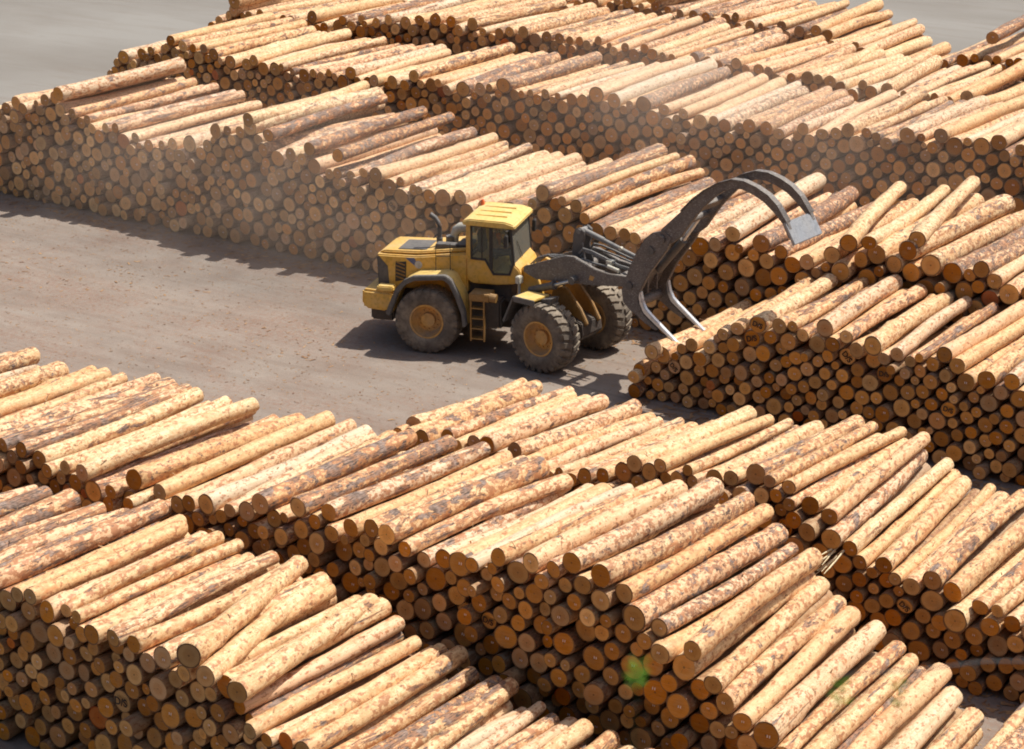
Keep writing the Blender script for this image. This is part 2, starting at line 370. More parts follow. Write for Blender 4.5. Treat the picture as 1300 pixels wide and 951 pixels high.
# every pile: front y, log length, mean radius, top line at the front (x, z), words for its labels, dust range
PILES = [
 dict(k='G', y=19.5, L=3.75, r=.163, phrase='nearest pile at lower left', prof=[(-31, 2.6), (-25, 3.05), (-23.5, 3.15), (-22.5, 3.2), (-20.9, 3.1), (-19.6, 3.05), (-18.8, 2.6), (-17.7, 2.2), (-16.4, 1.95), (-15, 1.8), (-12.5, 1.6), (-10, 1.6), (-8.5, 1.0)], yaw=0),
 dict(k='C', y=24.0, L=4.55, r=.165, phrase='long front pile', prof=[(-37, 2.5), (-32, 2.7), (-28.5, 3.0), (-26.4, 2.85), (-24.1, 3.1), (-22.5, 3.2), (-20.7, 3.55), (-19.6, 3.65), (-17.8, 3.45), (-16.4, 3.95), (-14.8, 3.9), (-14, 3.5), (-13, 2.95), (-12.2, 2.35), (-11.4, 1.8), (-10.6, 1.1), (-10.2, .4)], yaw=0),
 dict(k='K', y=25.4, L=4.3, r=.165, phrase='low pile at lower right', prof=[(-9.9, .6), (-9.2, 1.15), (-5, 1.3)], yaw=0),
 dict(k='F', y=30.5, L=4.6, r=.165, phrase='pile in front of loader', prof=[(-25.3, .5), (-24.4, 1.8), (-23.8, 2.36), (-22.3, 2.5), (-20.4, 2.35), (-19, 2.5), (-18, 3.05), (-16.75, 3.1), (-15.1, 3.25), (-14.1, 2.9), (-13.6, 2.4), (-12.6, 2.1), (-11.9, 2.05), (-10.8, 1.9), (-7, 1.75)], yaw=0),
 dict(k='D', y=39.95, L=4.3, r=.170, phrase='pile below the grapple', prof=[(-23.9, .45), (-23.2, 1.2), (-22.5, 1.75), (-21.6, 2.3), (-20.65, 2.9), (-18, 2.8), (-16, 2.8), (-14.1, 2.5), (-8, 2.4)], yaw=1),
 dict(k='B', y=44.4, L=5.9, r=.205, phrase='long pile behind loader', prof=[(-52.9, 2.7), (-52.2, 3.2), (-51.4, 3.5), (-49, 3.9), (-48, 3.4), (-44, 3.0), (-42.6, 3.3), (-41, 4.1), (-40.4, 3.9), (-39.8, 3.4), (-38, 3.35), (-33, 3.15), (-31.8, 2.8), (-30.2, 3.3), (-29.2, 3.7), (-27.6, 3.0), (-26, 2.8), (-25.3, 2.6), (-24.8, 3.15), (-23.5, 3.4), (-21.8, 3.2), (-20.5, 3.3), (-18.6, 3.8), (-16, 3.5), (-9, 3.4)], yaw=0),
 dict(k='A', y=54.2, L=5.9, r=.20, phrase='second pile behind loader', prof=[(-60.8, .4), (-58, 1.7), (-55.5, 3.1), (-52.5, 4.0), (-50.5, 3.5), (-45, 3.6), (-39, 3.9), (-34.6, 4.05), (-29.8, 3.85), (-26.8, 3.9), (-24.2, 4.25), (-22, 4.3), (-19, 4.35), (-13, 4.3)], yaw=0),
 dict(k='H', y=61.6, L=5.9, r=.20, phrase='third pile behind loader', prof=[(-60.6, .8), (-59, 2.5), (-57, 3.7), (-54, 3.6), (-51, 3.8), (-49, 4.1), (-46, 4.35), (-44, 4.2), (-40, 4.3), (-36, 4.1), (-32, 4.0), (-27, 3.9), (-23, 3.8), (-16, 4.2)], yaw=0),
 dict(k='I', y=69.0, L=5.9, r=.20, phrase='fourth pile at the top', prof=[(-56, 1.5), (-54, 3.1), (-50, 3.9), (-42, 4.4), (-37, 4.2), (-34, 4.1), (-32, 3.7), (-31, 2.8), (-30.2, 2.5), (-29, 3.0), (-27.5, 3.9), (-22, 4.0), (-17, 4.0)], yaw=0),
]
CPI = math.cos(R_(PITCH)); SPI = math.sin(R_(PITCH))
def proj(p):
    d = Vector(p) - Vector((0, 0, CAMZ)); f_ = d.dot(CF); r_ = d.dot(CR)
    w_ = f_ * CPI - d.z * SPI; u_ = f_ * SPI + d.z * CPI
    return 650 + 2510 * r_ / w_, 475.5 - 2510 * u_ / w_, w_
allogs = []
for P in PILES:
    prng = np.random.default_rng(hash(P['k'][0]) % 7 + ord(P['k']))
    prng = np.random.default_rng(ord(P['k']) * 11)
    nearp = P['k'] in 'GCFDK'
    D = pack(P['prof'], P['r'], prng, *((.21, (.10, .225)) if nearp else (.24, (.10, .27))))
    arr = np.array(D); ph = prng.uniform(0, 6.28, 3)
    hi = P['k'] in 'AHI'
    for i, (x, z, r) in enumerate(D):
        xs = x + np.linspace(-.85, .85, 7) * r
        near = arr[(np.abs(arr[:, 0] - x) < r + .4) & (arr[:, 1] > z)]
        cov = np.zeros(7, bool)
        for (cx, cz, cr) in near: cov |= np.abs(xs - cx) < cr
        expo = 1 - cov.mean()
        smooth = 1.6 * math.sin(x * .55 + ph[0]) + 1.0 * math.sin(x * 1.3 + ph[1])
        yaw = prng.normal(0, .5) + smooth * .6 if expo < .3 else prng.normal(0, 1.4 if P['k'] in 'GCFD' else 1.9) + smooth
        pitch = prng.normal(0, .25) if expo < .3 else prng.normal(.1, .7)
        pitch += {'G': -2.5, 'C': -4.2 if x > -22 else -1.8, 'F': -6.0 if x < -16 else (-4.5 if x < -14.4 else 0)}.get(P['k'], 0) * min(1, z / 2.4)
        L = P['L'] + prng.normal(0, .06) + (prng.uniform(-.1, .25) if expo >= .3 else 0)
        fy = P['y'] + prng.normal(0, .075) - (prng.random() < .06) * prng.uniform(0, .25)
        ta = prng.uniform(.80, .97)
        r0, r1 = (r * .97, r * ta) if prng.random() < .6 else (r * ta, r)
        if expo < .3: r0 = r * prng.uniform(.88, .97)
        u = prng.random()
        cover = float(np.clip(prng.beta(1.3, 2.7), 0, 1)); hue = float(np.clip(prng.beta(1.3, 1.9), 0, 1)); dark = 0.6 if expo < .02 else 0.0  # dark: gap shade put into the colour of fully covered logs
        if u < .06: cover = prng.uniform(.75, 1.0)
        elif u < .12: hue = prng.uniform(.6, 1)
        dust = 0.12
        if P['k'] == 'B': dust = float(np.clip(.55 - max(0, (x + 33)) * .055, .2, .55)) * prng.uniform(.6, 1.1)
        if P['k'] == 'A': dust = float(np.clip(.55 - abs(x + 30) * .04, .1, .6))
        allogs.append(dict(P=P, x=x, z=z, r=r, r0=r0, r1=r1, L=L, fy=fy, yaw=yaw, pitch=pitch, expo=expo, cover=cover, hue=hue, dark=dark, dust=dust, seed=len(allogs) + 100))

def addlog(k, x, z, r, fy=None, L=None, yaw=0, pitch=0, cover=.2, hue=.2, dust=.15, r1=None):
    P = [p for p in PILES if p['k'] == k][0]
    allogs.append(dict(P=P, x=x, z=z, r=r, r0=r, r1=r1 or r * .88, L=L or P['L'], fy=P['y'] if fy is None else fy, yaw=yaw, pitch=pitch, expo=1, cover=cover, hue=hue, dark=0, dust=dust, seed=len(allogs) + 100, hand=1))
# the few logs that lie loose or stick out, read off the photograph
addlog('F', -23.9, 2.16, .19, fy=30.85, L=4.6, yaw=1, pitch=-6.5, cover=.35, hue=.3)
addlog('D', -23.75, .62, .17, fy=39.6, L=4.4, yaw=-3, cover=.1, dust=.3)
addlog('D', -23.35, 1.32, .19, fy=39.75, L=4.6, yaw=2, cover=.1, hue=.5)
addlog('B', -48.6, 3.95, .24, fy=44.1, L=6.1, yaw=-3, cover=.45, hue=.9, dust=.1)
addlog('B', -40.5, 4.1, .22, fy=44.3, L=6.0, yaw=-2, cover=.1, hue=.15)
addlog('B', -39.6, 3.75, .20, fy=44.2, L=6.2, yaw=-4, cover=.98, hue=.5)
addlog('B', -38.0, 3.55, .21, fy=44.2, L=6.1, yaw=-3, cover=.92, hue=.6)
addlog('B', -36.9, 3.50, .20, fy=44.2, L=6.1, yaw=-3, cover=.85, hue=.8)
addlog('C', -21.9, 3.38, .21, fy=23.8, L=4.7, yaw=-3, pitch=-4, cover=.9, hue=.9)
addlog('C', -21.1, 3.48, .18, fy=23.9, L=4.6, yaw=-1, pitch=-4, cover=.8, hue=.6)
addlog('C', -26.3, 2.95, .18, fy=23.7, L=4.6, yaw=3, cover=.15, hue=.2)
addlog('G', -19.42, 3.08, .20, fy=19.35, L=3.9, yaw=-15, pitch=-3, cover=.3, hue=.5)
addlog('G', -19.05, 2.86, .17, fy=19.3, L=3.9, yaw=-13, pitch=-3, cover=.1, hue=.3)
addlog('G', -18.5, 2.72, .19, fy=19.4, L=3.9, yaw=-7, pitch=-3, cover=.2, hue=.2)
addlog('B', -20.3, 3.55, .22, fy=44.2, L=6.0, yaw=-12, cover=.15, hue=.2, dust=.1)
addlog('B', -19.8, 3.62, .19, fy=44.3, L=6.0, yaw=-5, cover=.1, hue=.1, dust=.1)
addlog('B', -18.6, 3.85, .21, fy=44.5, L=5.9, yaw=-9, pitch=1, cover=.2, hue=.2, dust=.1)
addlog('H', -56.6, 3.9, .34, fy=61.4, L=6.0, yaw=-3, cover=.4, hue=.5)
addlog('I', -26.7, 4.25, .25, fy=69.5, L=6.0, yaw=-4, cover=.95, hue=.3)
addlog('I', -40.5, 4.6, .24, fy=68.2, L=6.0, yaw=-2, cover=.5, hue=.5)

def log_matrix(g):
    yw = R_(90 - g['yaw']); pt = R_(g['pitch'])
    return Matrix.Translation((g['x'], g['fy'], g['z'])) @ Matrix.Rotation(yw, 4, 'Z') @ Matrix.Rotation(-pt, 4, 'Y')
for g in allogs:
    g['M'] = log_matrix(g)
    a = proj(g['M'] @ Vector((0, 0, 0))); b = proj(g['M'] @ Vector((g['L'], 0, 0)))
    mx, my = (a[0] + b[0]) / 2, (a[1] + b[1]) / 2
    g['a'], g['b'] = a, b
    vis = (-20 < mx < 1320 and -20 < my < 880)
    plen = math.hypot(a[0] - b[0], a[1] - b[1])
    g['score'] = (min(g['expo'], 1) ** .8) * plen * g['r'] * 2510 / a[2] if vis and g['expo'] > .28 else 0
order = sorted(range(len(allogs)), key=lambda i: -allogs[i]['score'])
ind = set(i for i in order[:300] if allogs[i]['score'] > 0)

def section(g):
    """where on its pile: a phrase anybody can find in the picture"""
    k = g['P']['k']; ax = g['a'][0]
    tb = {
     'G': [(60, 'at the left edge'), (170, 'left of crossing logs'), (9999, 'among crossing logs')],
     'C': [(60, 'far left end'), (200, 'left end'), (330, 'left part'), (470, 'left-centre'), (600, 'middle'), (720, 'right of middle'), (840, 'on highest hump'), (9999, 'right end')],
     'F': [(620, 'left end'), (760, 'left part'), (900, 'middle'), (1040, 'right of middle'), (1160, 'in right dip'), (9999, 'right end')],
     'D': [(960, 'left end'), (1090, 'left part'), (1200, 'middle'), (9999, 'right end')],
     'B': [(110, 'far left end'), (230, 'left part'), (310, 'left of dark logs'), (420, 'dark barked stretch'), (520, 'left of the cab'), (620, 'over the cab roof'), (720, 'right of the cab'), (880, 'behind the boom'), (1010, 'under the grapple arch'), (1120, 'right of grapple tip'), (1230, 'right part'), (9999, 'right end')],
     'A': [(200, 'left end'), (360, 'left part'), (500, 'left-centre'), (640, 'left of middle'), (780, 'middle'), (900, 'right of middle'), (1020, 'right-centre'), (1150, 'right part'), (9999, 'right end')],
    }
    for lim, ph in tb.get(k, [(300, 'left end'), (600, 'left part'), (900, 'middle'), (9999, 'right part')]):
        if ax < lim: return ph
ORD = ['first', 'second', 'third', 'fourth', 'fifth', 'sixth', 'seventh', 'eighth', 'ninth', 'tenth', 'eleventh', 'twelfth', 'thirteenth', 'fourteenth', 'fifteenth', 'sixteenth']
def look(g):
    if g['cover'] > .7: c = 'dark barked'
    elif g['hue'] > .72: c = 'orange streaked'
    elif g['cover'] > .42: c = 'bark patched'
    elif g['cover'] > .2: c = 'flecked pale'
    else: c = 'clean pale'
    rr = g['r'] / g['P']['r']
    s = 'thick' if rr > 1.3 else ('thin' if rr < .8 else '')
    return (s + ' ' + c).strip()
secs = {}
for i in ind: secs.setdefault((allogs[i]['P']['k'], section(allogs[i])), []).append(i)
for (k, s), ids in secs.items():
    ids.sort(key=lambda i: allogs[i]['a'][0])
    for n, i in enumerate(ids): allogs[i]['label'] = '%s log, %s from left, %s, %s' % (look(allogs[i]), ORD[min(n, 15)], s, allogs[i]['P']['phrase'])

rest_parts = []
first_front = []
for i, g in enumerate(allogs):
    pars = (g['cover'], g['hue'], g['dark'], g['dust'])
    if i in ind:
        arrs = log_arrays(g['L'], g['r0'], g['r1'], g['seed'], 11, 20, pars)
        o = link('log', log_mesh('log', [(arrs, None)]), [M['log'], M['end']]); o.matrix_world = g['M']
        tag(o, g['label'], 'log', 'logs on top of the ' + g['P']['phrase']); g['o'] = o
    else:
        far = g['P']['k'] in 'HI'
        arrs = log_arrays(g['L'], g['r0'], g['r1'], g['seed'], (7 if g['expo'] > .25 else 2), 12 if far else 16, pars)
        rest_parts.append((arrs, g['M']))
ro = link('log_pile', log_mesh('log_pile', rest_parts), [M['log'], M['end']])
tag(ro, 'stacked sawn logs filling the piles, seen mostly by their round cut ends', 'log pile', None, 'stuff')
print('logs', len(allogs), 'individual', len(ind), {P['k']: sum(1 for i in ind if allogs[i]['P'] is P) for P in PILES})

# ------------------------------------------------------------------ mesh kit for the loader
class MB:
    def __init__(s): s.v = []; s.f = []; s.sm = []
    def add(s, vs, fs, T=None, smooth=False):
        b = len(s.v)
        for v in vs:
            v = Vector(v); s.v.append(T @ v if T else v)
        for f in fs: s.f.append([i + b for i in f]); s.sm.append(smooth)
    def prism(s, pts, y0, y1, T=None):
        n = len(pts); ar = sum(pts[i][0] * pts[(i + 1) % n][1] - pts[(i + 1) % n][0] * pts[i][1] for i in range(n))
        if ar < 0: pts = pts[::-1]
        vs = [(p[0], y0, p[1]) for p in pts] + [(p[0], y1, p[1]) for p in pts]
        fs = [list(range(n)), list(range(2 * n - 1, n - 1, -1))] + [[i, i + n, (i + 1) % n + n, (i + 1) % n] for i in range(n)]
        s.add(vs, fs, T)
    def box(s, x0, x1, y0, y1, z0, z1, T=None): s.prism([(x0, z0), (x1, z0), (x1, z1), (x0, z1)], y0, y1, T)
    def tube(s, pts, r, sides=12, T=None, caps=True):
        pts = [Vector(p) for p in pts]; n = len(pts); rs = r if isinstance(r, (list, tuple)) else [r] * n; vs = []; fs = []
        up = Vector((0, 0, 1))
        for i, p in enumerate(pts):
            d = (pts[min(i + 1, n - 1)] - pts[max(i - 1, 0)]).normalized()
            a = d.cross(up); a = d.cross(Vector((0, 1, 0))) if a.length < .1 else a; a.normalize(); b = d.cross(a).normalized()
            for k in range(sides):
                t = 2 * math.pi * k / sides; vs.append(p + (a * math.cos(t) + b * math.sin(t)) * rs[i])
        for i in range(n - 1):
            for k in range(sides):
                k2 = (k + 1) % sides; fs.append([i * sides + k, i * sides + k2, (i + 1) * sides + k2, (i + 1) * sides + k])
        s.add(vs, fs, T, True)
        if caps: 
            b = len(s.v) - len(vs)
            v0 = [s.v[b + k].copy() for k in range(sides)]; v1 = [s.v[b + (n - 1) * sides + k].copy() for k in range(sides)]
            s.add(v0, [list(range(sides))[::-1]]); s.add(v1, [list(range(sides))])
    def lathe_y(s, prof, c, n=48, T=None):
        """profile (radius, y) turned about the y axis through c"""
        vs = []; fs = []; m = len(prof)
        for i in range(n):
            t = 2 * math.pi * i / n
            for (r, y) in prof: vs.append((c[0] + r * math.cos(t), c[1] + y, c[2] + r * math.sin(t)))
        for i in range(n):
            j = (i + 1) % n
            for k in range(m - 1): fs.append([i * m + k, j * m + k, j * m + k + 1, i * m + k + 1])
        s.add(vs, fs, T, True)
    def build(s, name, mat, parent=None, bevel=0, seg=2):
        me = bpy.data.meshes.new(name); me.from_pydata([tuple(v) for v in s.v], [], s.f)
        me.polygons.foreach_set('use_smooth', s.sm); me.update()
        bm = bmesh.new(); bm.from_mesh(me); bmesh.ops.recalc_face_normals(bm, faces=bm.faces[:])
        if bevel:
            ed = [e for e in bm.edges if len(e.link_faces) == 2 and e.calc_face_angle(0) > R_(25)]
            bmesh.ops.bevel(bm, geom=ed, offset=bevel, segments=seg, affect='EDGES', clamp_overlap=True)
            for f in bm.faces: f.smooth = True
        bm.to_mesh(me); bm.free()
        if bevel:
            for e in me.edges: pass
            me.set_sharp_from_angle(angle=R_(40))
        else: me.set_sharp_from_angle(angle=R_(40))
        return link(name, me, mat if isinstance(mat, list) else [mat], parent)

# ------------------------------------------------------------------ the wheel loader
WO = Vector((-28.7, 41.3, 0))
root = bpy.data.objects.new('wheel_loader', None); col.objects.link(root); root.location = WO
tag(root, 'dusty yellow wheel loader with raised grey log grapple and big tyres', 'wheel loader')
def frame(ox, oy, deg): return Matrix.Translation(Vector((ox, oy, 0)) - WO) @ Matrix.Rotation(R_(deg), 4, 'Z')
TR = frame(-30.5, 40.92, 19); TF = frame(-26.866, 41.398, -4)
def part(name, mat, fn, T, bevel=0, parent=None, seg=2):
    mb = MB(); fn(mb)
    for i in range(len(mb.v)): mb.v[i] = T @ mb.v[i]
    return mb.build(name, mat, parent or root, bevel, seg)

def cyl_wheel(T, cx, side, worn=0):
    cy = side * 1.15; R0 = .925 - worn; W = .35; cz = R0 - .012
    mb = MB()
    pr = [(.44, -W * .72), (.50, -W * .92), (.62, -W), (.76, -W * .98), (.845, -W * .86), (.872, -W * .6), (.875, 0), (.872, W * .6), (.845, W * .86), (.76, W * .98), (.62, W), (.50, W * .92), (.44, W * .72)]
    mb.lathe_y(pr, (cx, cy, cz), 64)
    n = 25
    for k in range(n):
        for sgn in (-1, 1):
            t0 = 2 * math.pi * (k + (.25 if sgn > 0 else -.25)) / n
            # a chevron lug bar from the shoulder to near the centre line, wrapped over the shoulder
            secs_ = []
            for (yy, rr, dt, wd) in ((W * 1.0, .80, .10, .052), (W * .93, R0 - .03, .085, .054), (W * .6, R0, .05, .050), (W * .12, R0, -.02, .044)):
                t = t0 + dt * 1.0
                rin = .74 if yy > W * .95 else .85
                q = []
                for (rad_, dd) in ((rin, -wd * 1.15), (rin, wd * 1.15), (rr, wd), (rr, -wd)):
                    tt = t + dd / .9 * 1.25; q.append((cx + rad_ * math.cos(tt), cy + sgn * yy, cz + rad_ * math.sin(tt)))
                secs_.append(q)
            vs = [p for q in secs_ for p in q]; fs = [[0, 1, 2, 3], [15, 14, 13, 12]]
            for i in range(3):
                for j in range(4): fs.append([i * 4 + j, i * 4 + (j + 1) % 4, i * 4 + 4 + (j + 1) % 4, i * 4 + 4 + j])
            mb.add(vs, fs)
    for i in range(len(mb.v)): mb.v[i] = T @ mb.v[i]
    wh = mb.build('wheel', M['tyre'], root)
    s = side
    def rim(m):
        m.lathe_y([(.475, s * .27), (.47, s * .30), (.43, s * .30), (.41, s * .22), (.38, s * .10), (.33, s * .06), (.20, s * .07), (.19, s * .16), (.10, s * .17), (.001, s * .17)], (cx, cy, cz), 40)
        m.lathe_y([(.475, -s * .28), (.42, -s * .29), (.40, -s * .1), (.001, -s * .08)], (cx, cy, cz), 32)
        for k in range(12):
            t = k * math.pi / 6; m.box(cx + .27 * math.cos(t) - .018, cx + .27 * math.cos(t) + .018, cy + s * .05, cy + s * .10, cz + .27 * math.sin(t) - .018, cz + .27 * math.sin(t) + .018)
    part('rim', M['rim'], rim, T, parent=wh)
for sd_ in (-1, 1): cyl_wheel(TR, -.10, sd_, .034); cyl_wheel(TF, .12, sd_)

# --- rear half
def chassis(m):
    m.prism([(-1.55, .62), (1.1, .62), (1.6, .75), (1.95, 1.0), (1.95, 1.35), (1.2, 1.6), (-1.4, 1.6)], -.42, .42)
    m.box(-.32, .12, -1.0, 1.0, .72, 1.08); m.lathe_y([(.0, -.5), (.34, -.3), (.34, .3), (0, .5)], (-.1, 0, .9), 20)
    m.box(.75, 2.0, -.62, .62, 1.35, 1.88); m.box(1.55, 1.95, -.25, .25, .5, 1.9)
part('chassis', M['frame_dark'], chassis, TR, .02)
def cw(m):
    m.prism([(-1.99, 1.12), (-1.9, 1.02), (-1.3, .98), (-1.12, 1.1), (-1.12, 1.52), (-1.97, 1.56)], -1.22, 1.22)
part('counterweight', M['yellow'], cw, TR, .07, seg=3)
for s in (-1, 1): part('tail_light_bracket', M['roof_yellow'], lambda m: m.box(-1.56, -1.10, min(s * 1.2, s * .9), max(s * 1.2, s * .9), 1.54, 1.68), TR, .03)
part('tow_hitch', M['frame_dark'], lambda m: (m.box(-1.85, -1.2, -.9, .9, .62, .98), m.box(-1.95, -1.75, -.2, .2, .6, 1.0)), TR, .05)
part('radiator_housing', M['grey'], lambda m: m.prism([(-1.66, 1.54), (-1.69, 2.38), (-1.58, 2.46), (-1.2, 2.30), (-1.2, 1.54)], -.79, .79), TR, .04)
def hood(m):
    prof = [(-1.70, 2.44), (-1.40, 2.12), (-1.36, 1.56), (.86, 1.56), (.86, 2.66), (-.6, 2.46)]
    n = len(prof)
    m.prism(prof, -.82, .82)
    m.prism([(-1.66, 2.45), (-.6, 2.47), (.86, 2.67), (.86, 2.76), (-.5, 2.57), (-1.5, 2.53)], -.70, .70)
hd_ = part('hood', M['yellow'], hood, TR, .05, seg=3)
def vent(m): m.prism([(-1.16, 1.72), (-.86, 1.80), (-.84, 2.30), (-1.14, 2.26)], -.831, -.80)
vt = part('side_vent', M['black'], vent, TR, 0, hd_)
def slats(m):
    for k in range(5):
        z = 1.80 + k * .10; m.prism([(-1.14, z + .06), (-.88, z - .02), (-.87, z + .015), (-1.13, z + .09)], -.838, -.832)
part('vent_slats', M['dark_yellow'], slats, TR, 0, hd_)
part('blue_stripe_decal', M['decal_blue'], lambda m: m.prism([(-.86, 2.40), (-.62, 2.42), (-.50, 2.22), (-.60, 2.20)], -.826, -.80), TR, 0, hd_)
part('round_decal', M['decal_grey'], lambda m: m.lathe_y([(.0, -.83), (.105, -.829), (.105, -.80)], (-.50, 0, 2.24), 28), TR, 0, hd_)
part('hood_screen', M['grey'], lambda m: (m.prism([(-1.15, 2.552), (-.35, 2.592), (-.35, 2.604), (-1.15, 2.564)], -.55, .35), m.box(-.10, .80, -.55, -.28, 2.66, 2.775)), TR, 0, hd_)
def rail(m):
    for s in (-1, 1):
        y = s * .93
        m.tube([(.02, y, 2.15), (.02, y, 2.86), (.42, y, 2.92), (.42, y, 2.2)], .013, 6)
        m.tube([(.02, y, 2.55), (.42, y, 2.58)], .010, 6)
part('handrail', M['black'], rail, TR)
def exh(m):
    m.tube([(-.10, -.2, 2.55), (-.10, -.2, 2.85)], .085, 16)
    m.tube([(-.10, -.2, 2.8), (-.10, -.2, 3.12), (-.13, -.2, 3.25), (-.22, -.2, 3.38), (-.36, -.2, 3.47)], [.06, .06, .065, .07, .072], 16, None, False)
    m.tube([(-.24, -.32, 2.86), (-.06, -.2, 3.02)], .02, 8)
part('exhaust_pipe', M['grey'], exh, TR)
def intake(m):
    m.tube([(.22, .15, 2.6), (.22, .15, 2.86), (.26, .15, 2.98), (.38, .15, 3.07), (.62, .15, 3.10), (.80, .15, 3.10)], [.12, .12, .135, .14, .14, .14], 16)
part('air_intake', M['pipe'], intake, TR)
def ac(m): m.box(.45, .84, -.55, .1, 2.7, 2.80); m.tube([(.12, .15, 2.6), (.12, .15, 2.82)], .15, 16)
part('engine_cover_box', M['grey'], ac, TR, .02)
FE = [(-1.19, 1.02), (-1.10, 1.26), (-.90, 1.74), (-.68, 1.98), (-.42, 2.11), (.44, 2.20), (.60, 2.10), (.80, 1.72), (.96, 1.30), (1.01, .86)]
FI = [(p[0] * .93 + (-.1) * .07, p[1] - .075) for p in FE]; FI[0] = (-1.10, 1.0); FI[-1] = (.92, .86)
for s in (-1, 1):
    fo = part('rear_fender', M['roof_yellow'], lambda m: m.prism(FE + FI[::-1], min(s * 1.36, s * .80), max(s * 1.36, s * .80)), TR, .01)
    part('fender_lip', M['grey'], lambda m: m.prism([(p[0] * 1.02, p[1] + .02) for p in FE] + [(p[0], p[1] - .03) for p in FI[::-1]], min(s * 1.36, s * 1.54), max(s * 1.36, s * 1.54)), TR, .02, fo)
    part('fender_side', M['dark_yellow'], lambda m: m.prism([(.35, 1.2), (.2, 2.12), (.46, 2.2), (.98, 1.3), (.98, 1.0)], min(s * .9, s * .80), max(s * .9, s * .80)), TR, 0, fo)
# cab
def cablow(m):
    m.prism([(.83, 2.55), (.83, 1.97), (.98, 1.86), (1.67, 1.86), (2.16, 1.92), (2.34, 2.06), (2.30, 2.30), (2.17, 2.42), (2.12, 2.50), (2.02, 2.18), (1.58, 2.16), (1.36, 2.53)], -.84, .84)
cab = part('cab', M['yellow'], cablow, TR, .035, seg=3)
def floor_(m): m.box(.9, 2.1, -.8, .8, 1.96, 2.05); m.box(.86, .95, -.78, .78, 2.0, 2.62); m.prism([(2.05, 2.05), (2.18, 2.05), (2.14, 2.42), (2.0, 2.42)], -.78, .78)
part('cab_interior', M['black'], floor_, TR, 0, cab)
def pill(m):
    for s in (-1, 1):
        m.box(.83, .975, min(s * .86, s * .76), max(s * .86, s * .76), 2.5, 3.47)
part('rear_pillars', M['yellow'], pill, TR, .02, cab)
def seals(m):
    for s in (-1, 1):
        y0, y1 = min(s * .835, s * .86), max(s * .835, s * .86)
        P_ = [(.98, 3.44), (.98, 2.55), (1.36, 2.54), (1.585, 2.16), (2.02, 2.18), (2.13, 2.50), (2.03, 3.44)]
        for i in range(len(P_)):
            a, b = Vector((*P_[i],)), Vector((*P_[(i + 1) % len(P_)],)); d = (b - a).normalized(); nn = Vector((-d.y, d.x)) * .028
            m.prism([tuple(a - nn - d * .02), tuple(b - nn + d * .02), tuple(b + nn + d * .02), tuple(a + nn - d * .02)], y0 - .003 * (i % 2), y1 + .003 * (i % 2))
        m.box(1.47, 1.56, y0 - .005, y1 + .005, 2.3, 3.44); m.box(1.25, 1.28, y0 + .001, y1 - .001, 2.54, 3.44)
    m.box(2.0, 2.09, -.86, .86, 3.38, 3.45)
    for s in (-1, 1): m.tube([(2.14, s * .84, 2.45), (2.05, s * .84, 3.42)], .035, 8)
part('window_frames', M['black'], seals, TR, 0, cab)
for s in (-1, 1):
    part('side_window', M['glass'], lambda m: m.prism([(.98, 3.44), (.98, 2.55), (1.36, 2.54), (1.585, 2.16), (2.02, 2.18), (2.12, 2.50), (2.03, 3.44)], s * .842, s * .846), TR, 0, cab)
part('windscreen', M['wind'], lambda m: m.prism([(2.13, 2.44), (2.14, 2.44), (2.06, 3.42), (2.05, 3.42)], -.80, .80), TR, 0, cab)
def roof(m): m.prism([(.74, 3.46), (2.16, 3.42), (2.20, 3.47), (2.16, 3.54), (1.9, 3.61), (.95, 3.63), (.76, 3.58)], -.93, .93)
rf = part('roof', M['roof_yellow'], roof, TR, .045, cab, seg=3)
part('roof_ridges', M['roof_yellow'], lambda m: [m.box(.98, 1.85, y - .02, y + .02, 3.60, 3.645) for y in (-.45, .0, .45)], TR, .01, rf)
part('beacon', M['beacon'], lambda m: m.tube([(.86, .62, 3.6), (.86, .62, 3.70), (.86, .62, 3.76)], [.06, .055, .03], 12), TR, 0, cab)
for s, yy, zz, xx in ((-1, -1.06, 3.14, 1.98), (1, 1.10, 3.02, 2.16)):
    mo = part('mirror', M['black'], lambda m: m.box(xx - .04, xx + .05, yy - .09, yy + .09, zz - .17, zz + .17), TR, .025, cab)
    part('mirror_arm', M['black'], lambda m: m.tube([(xx, yy, zz + .14), (xx, yy, zz + .26), (2.06, s * .86, 3.42)], .014, 6), TR, 0, mo)
def wiper(m): m.tube([(2.17, -.1, 2.48), (2.115, -.45, 3.0)], .01, 5)
part('wiper', M['black'], wiper, TR, 0, cab)
def seat(m): m.box(1.02, 1.52, -.27, .27, 2.38, 2.5); m.prism([(1.0, 2.45), (1.12, 2.45), (1.06, 3.12), (.94, 3.12)], -.26, .26); m.box(1.1, 1.4, -.2, .2, 2.05, 2.38)
part('driver_seat', M['seat'], seat, TR, .04, cab)
def steer(m):
    n = 20; pts = []
    c = Vector((1.80, 0, 2.72)); u = Vector((0, 1, 0)); v = Vector((.55, 0, .83)).normalized()
    for k in range(n + 1): t = 2 * math.pi * k / n; pts.append(c + (u * math.cos(t) + v * math.sin(t)) * .19)
    m.tube(pts, .014, 6, None, False); m.tube([(2.02, 0, 2.3), c], .03, 8); m.tube([c - u * .19, c + u * .19], .012, 6)
part('steering_wheel', M['black'], steer, TR, 0, cab)
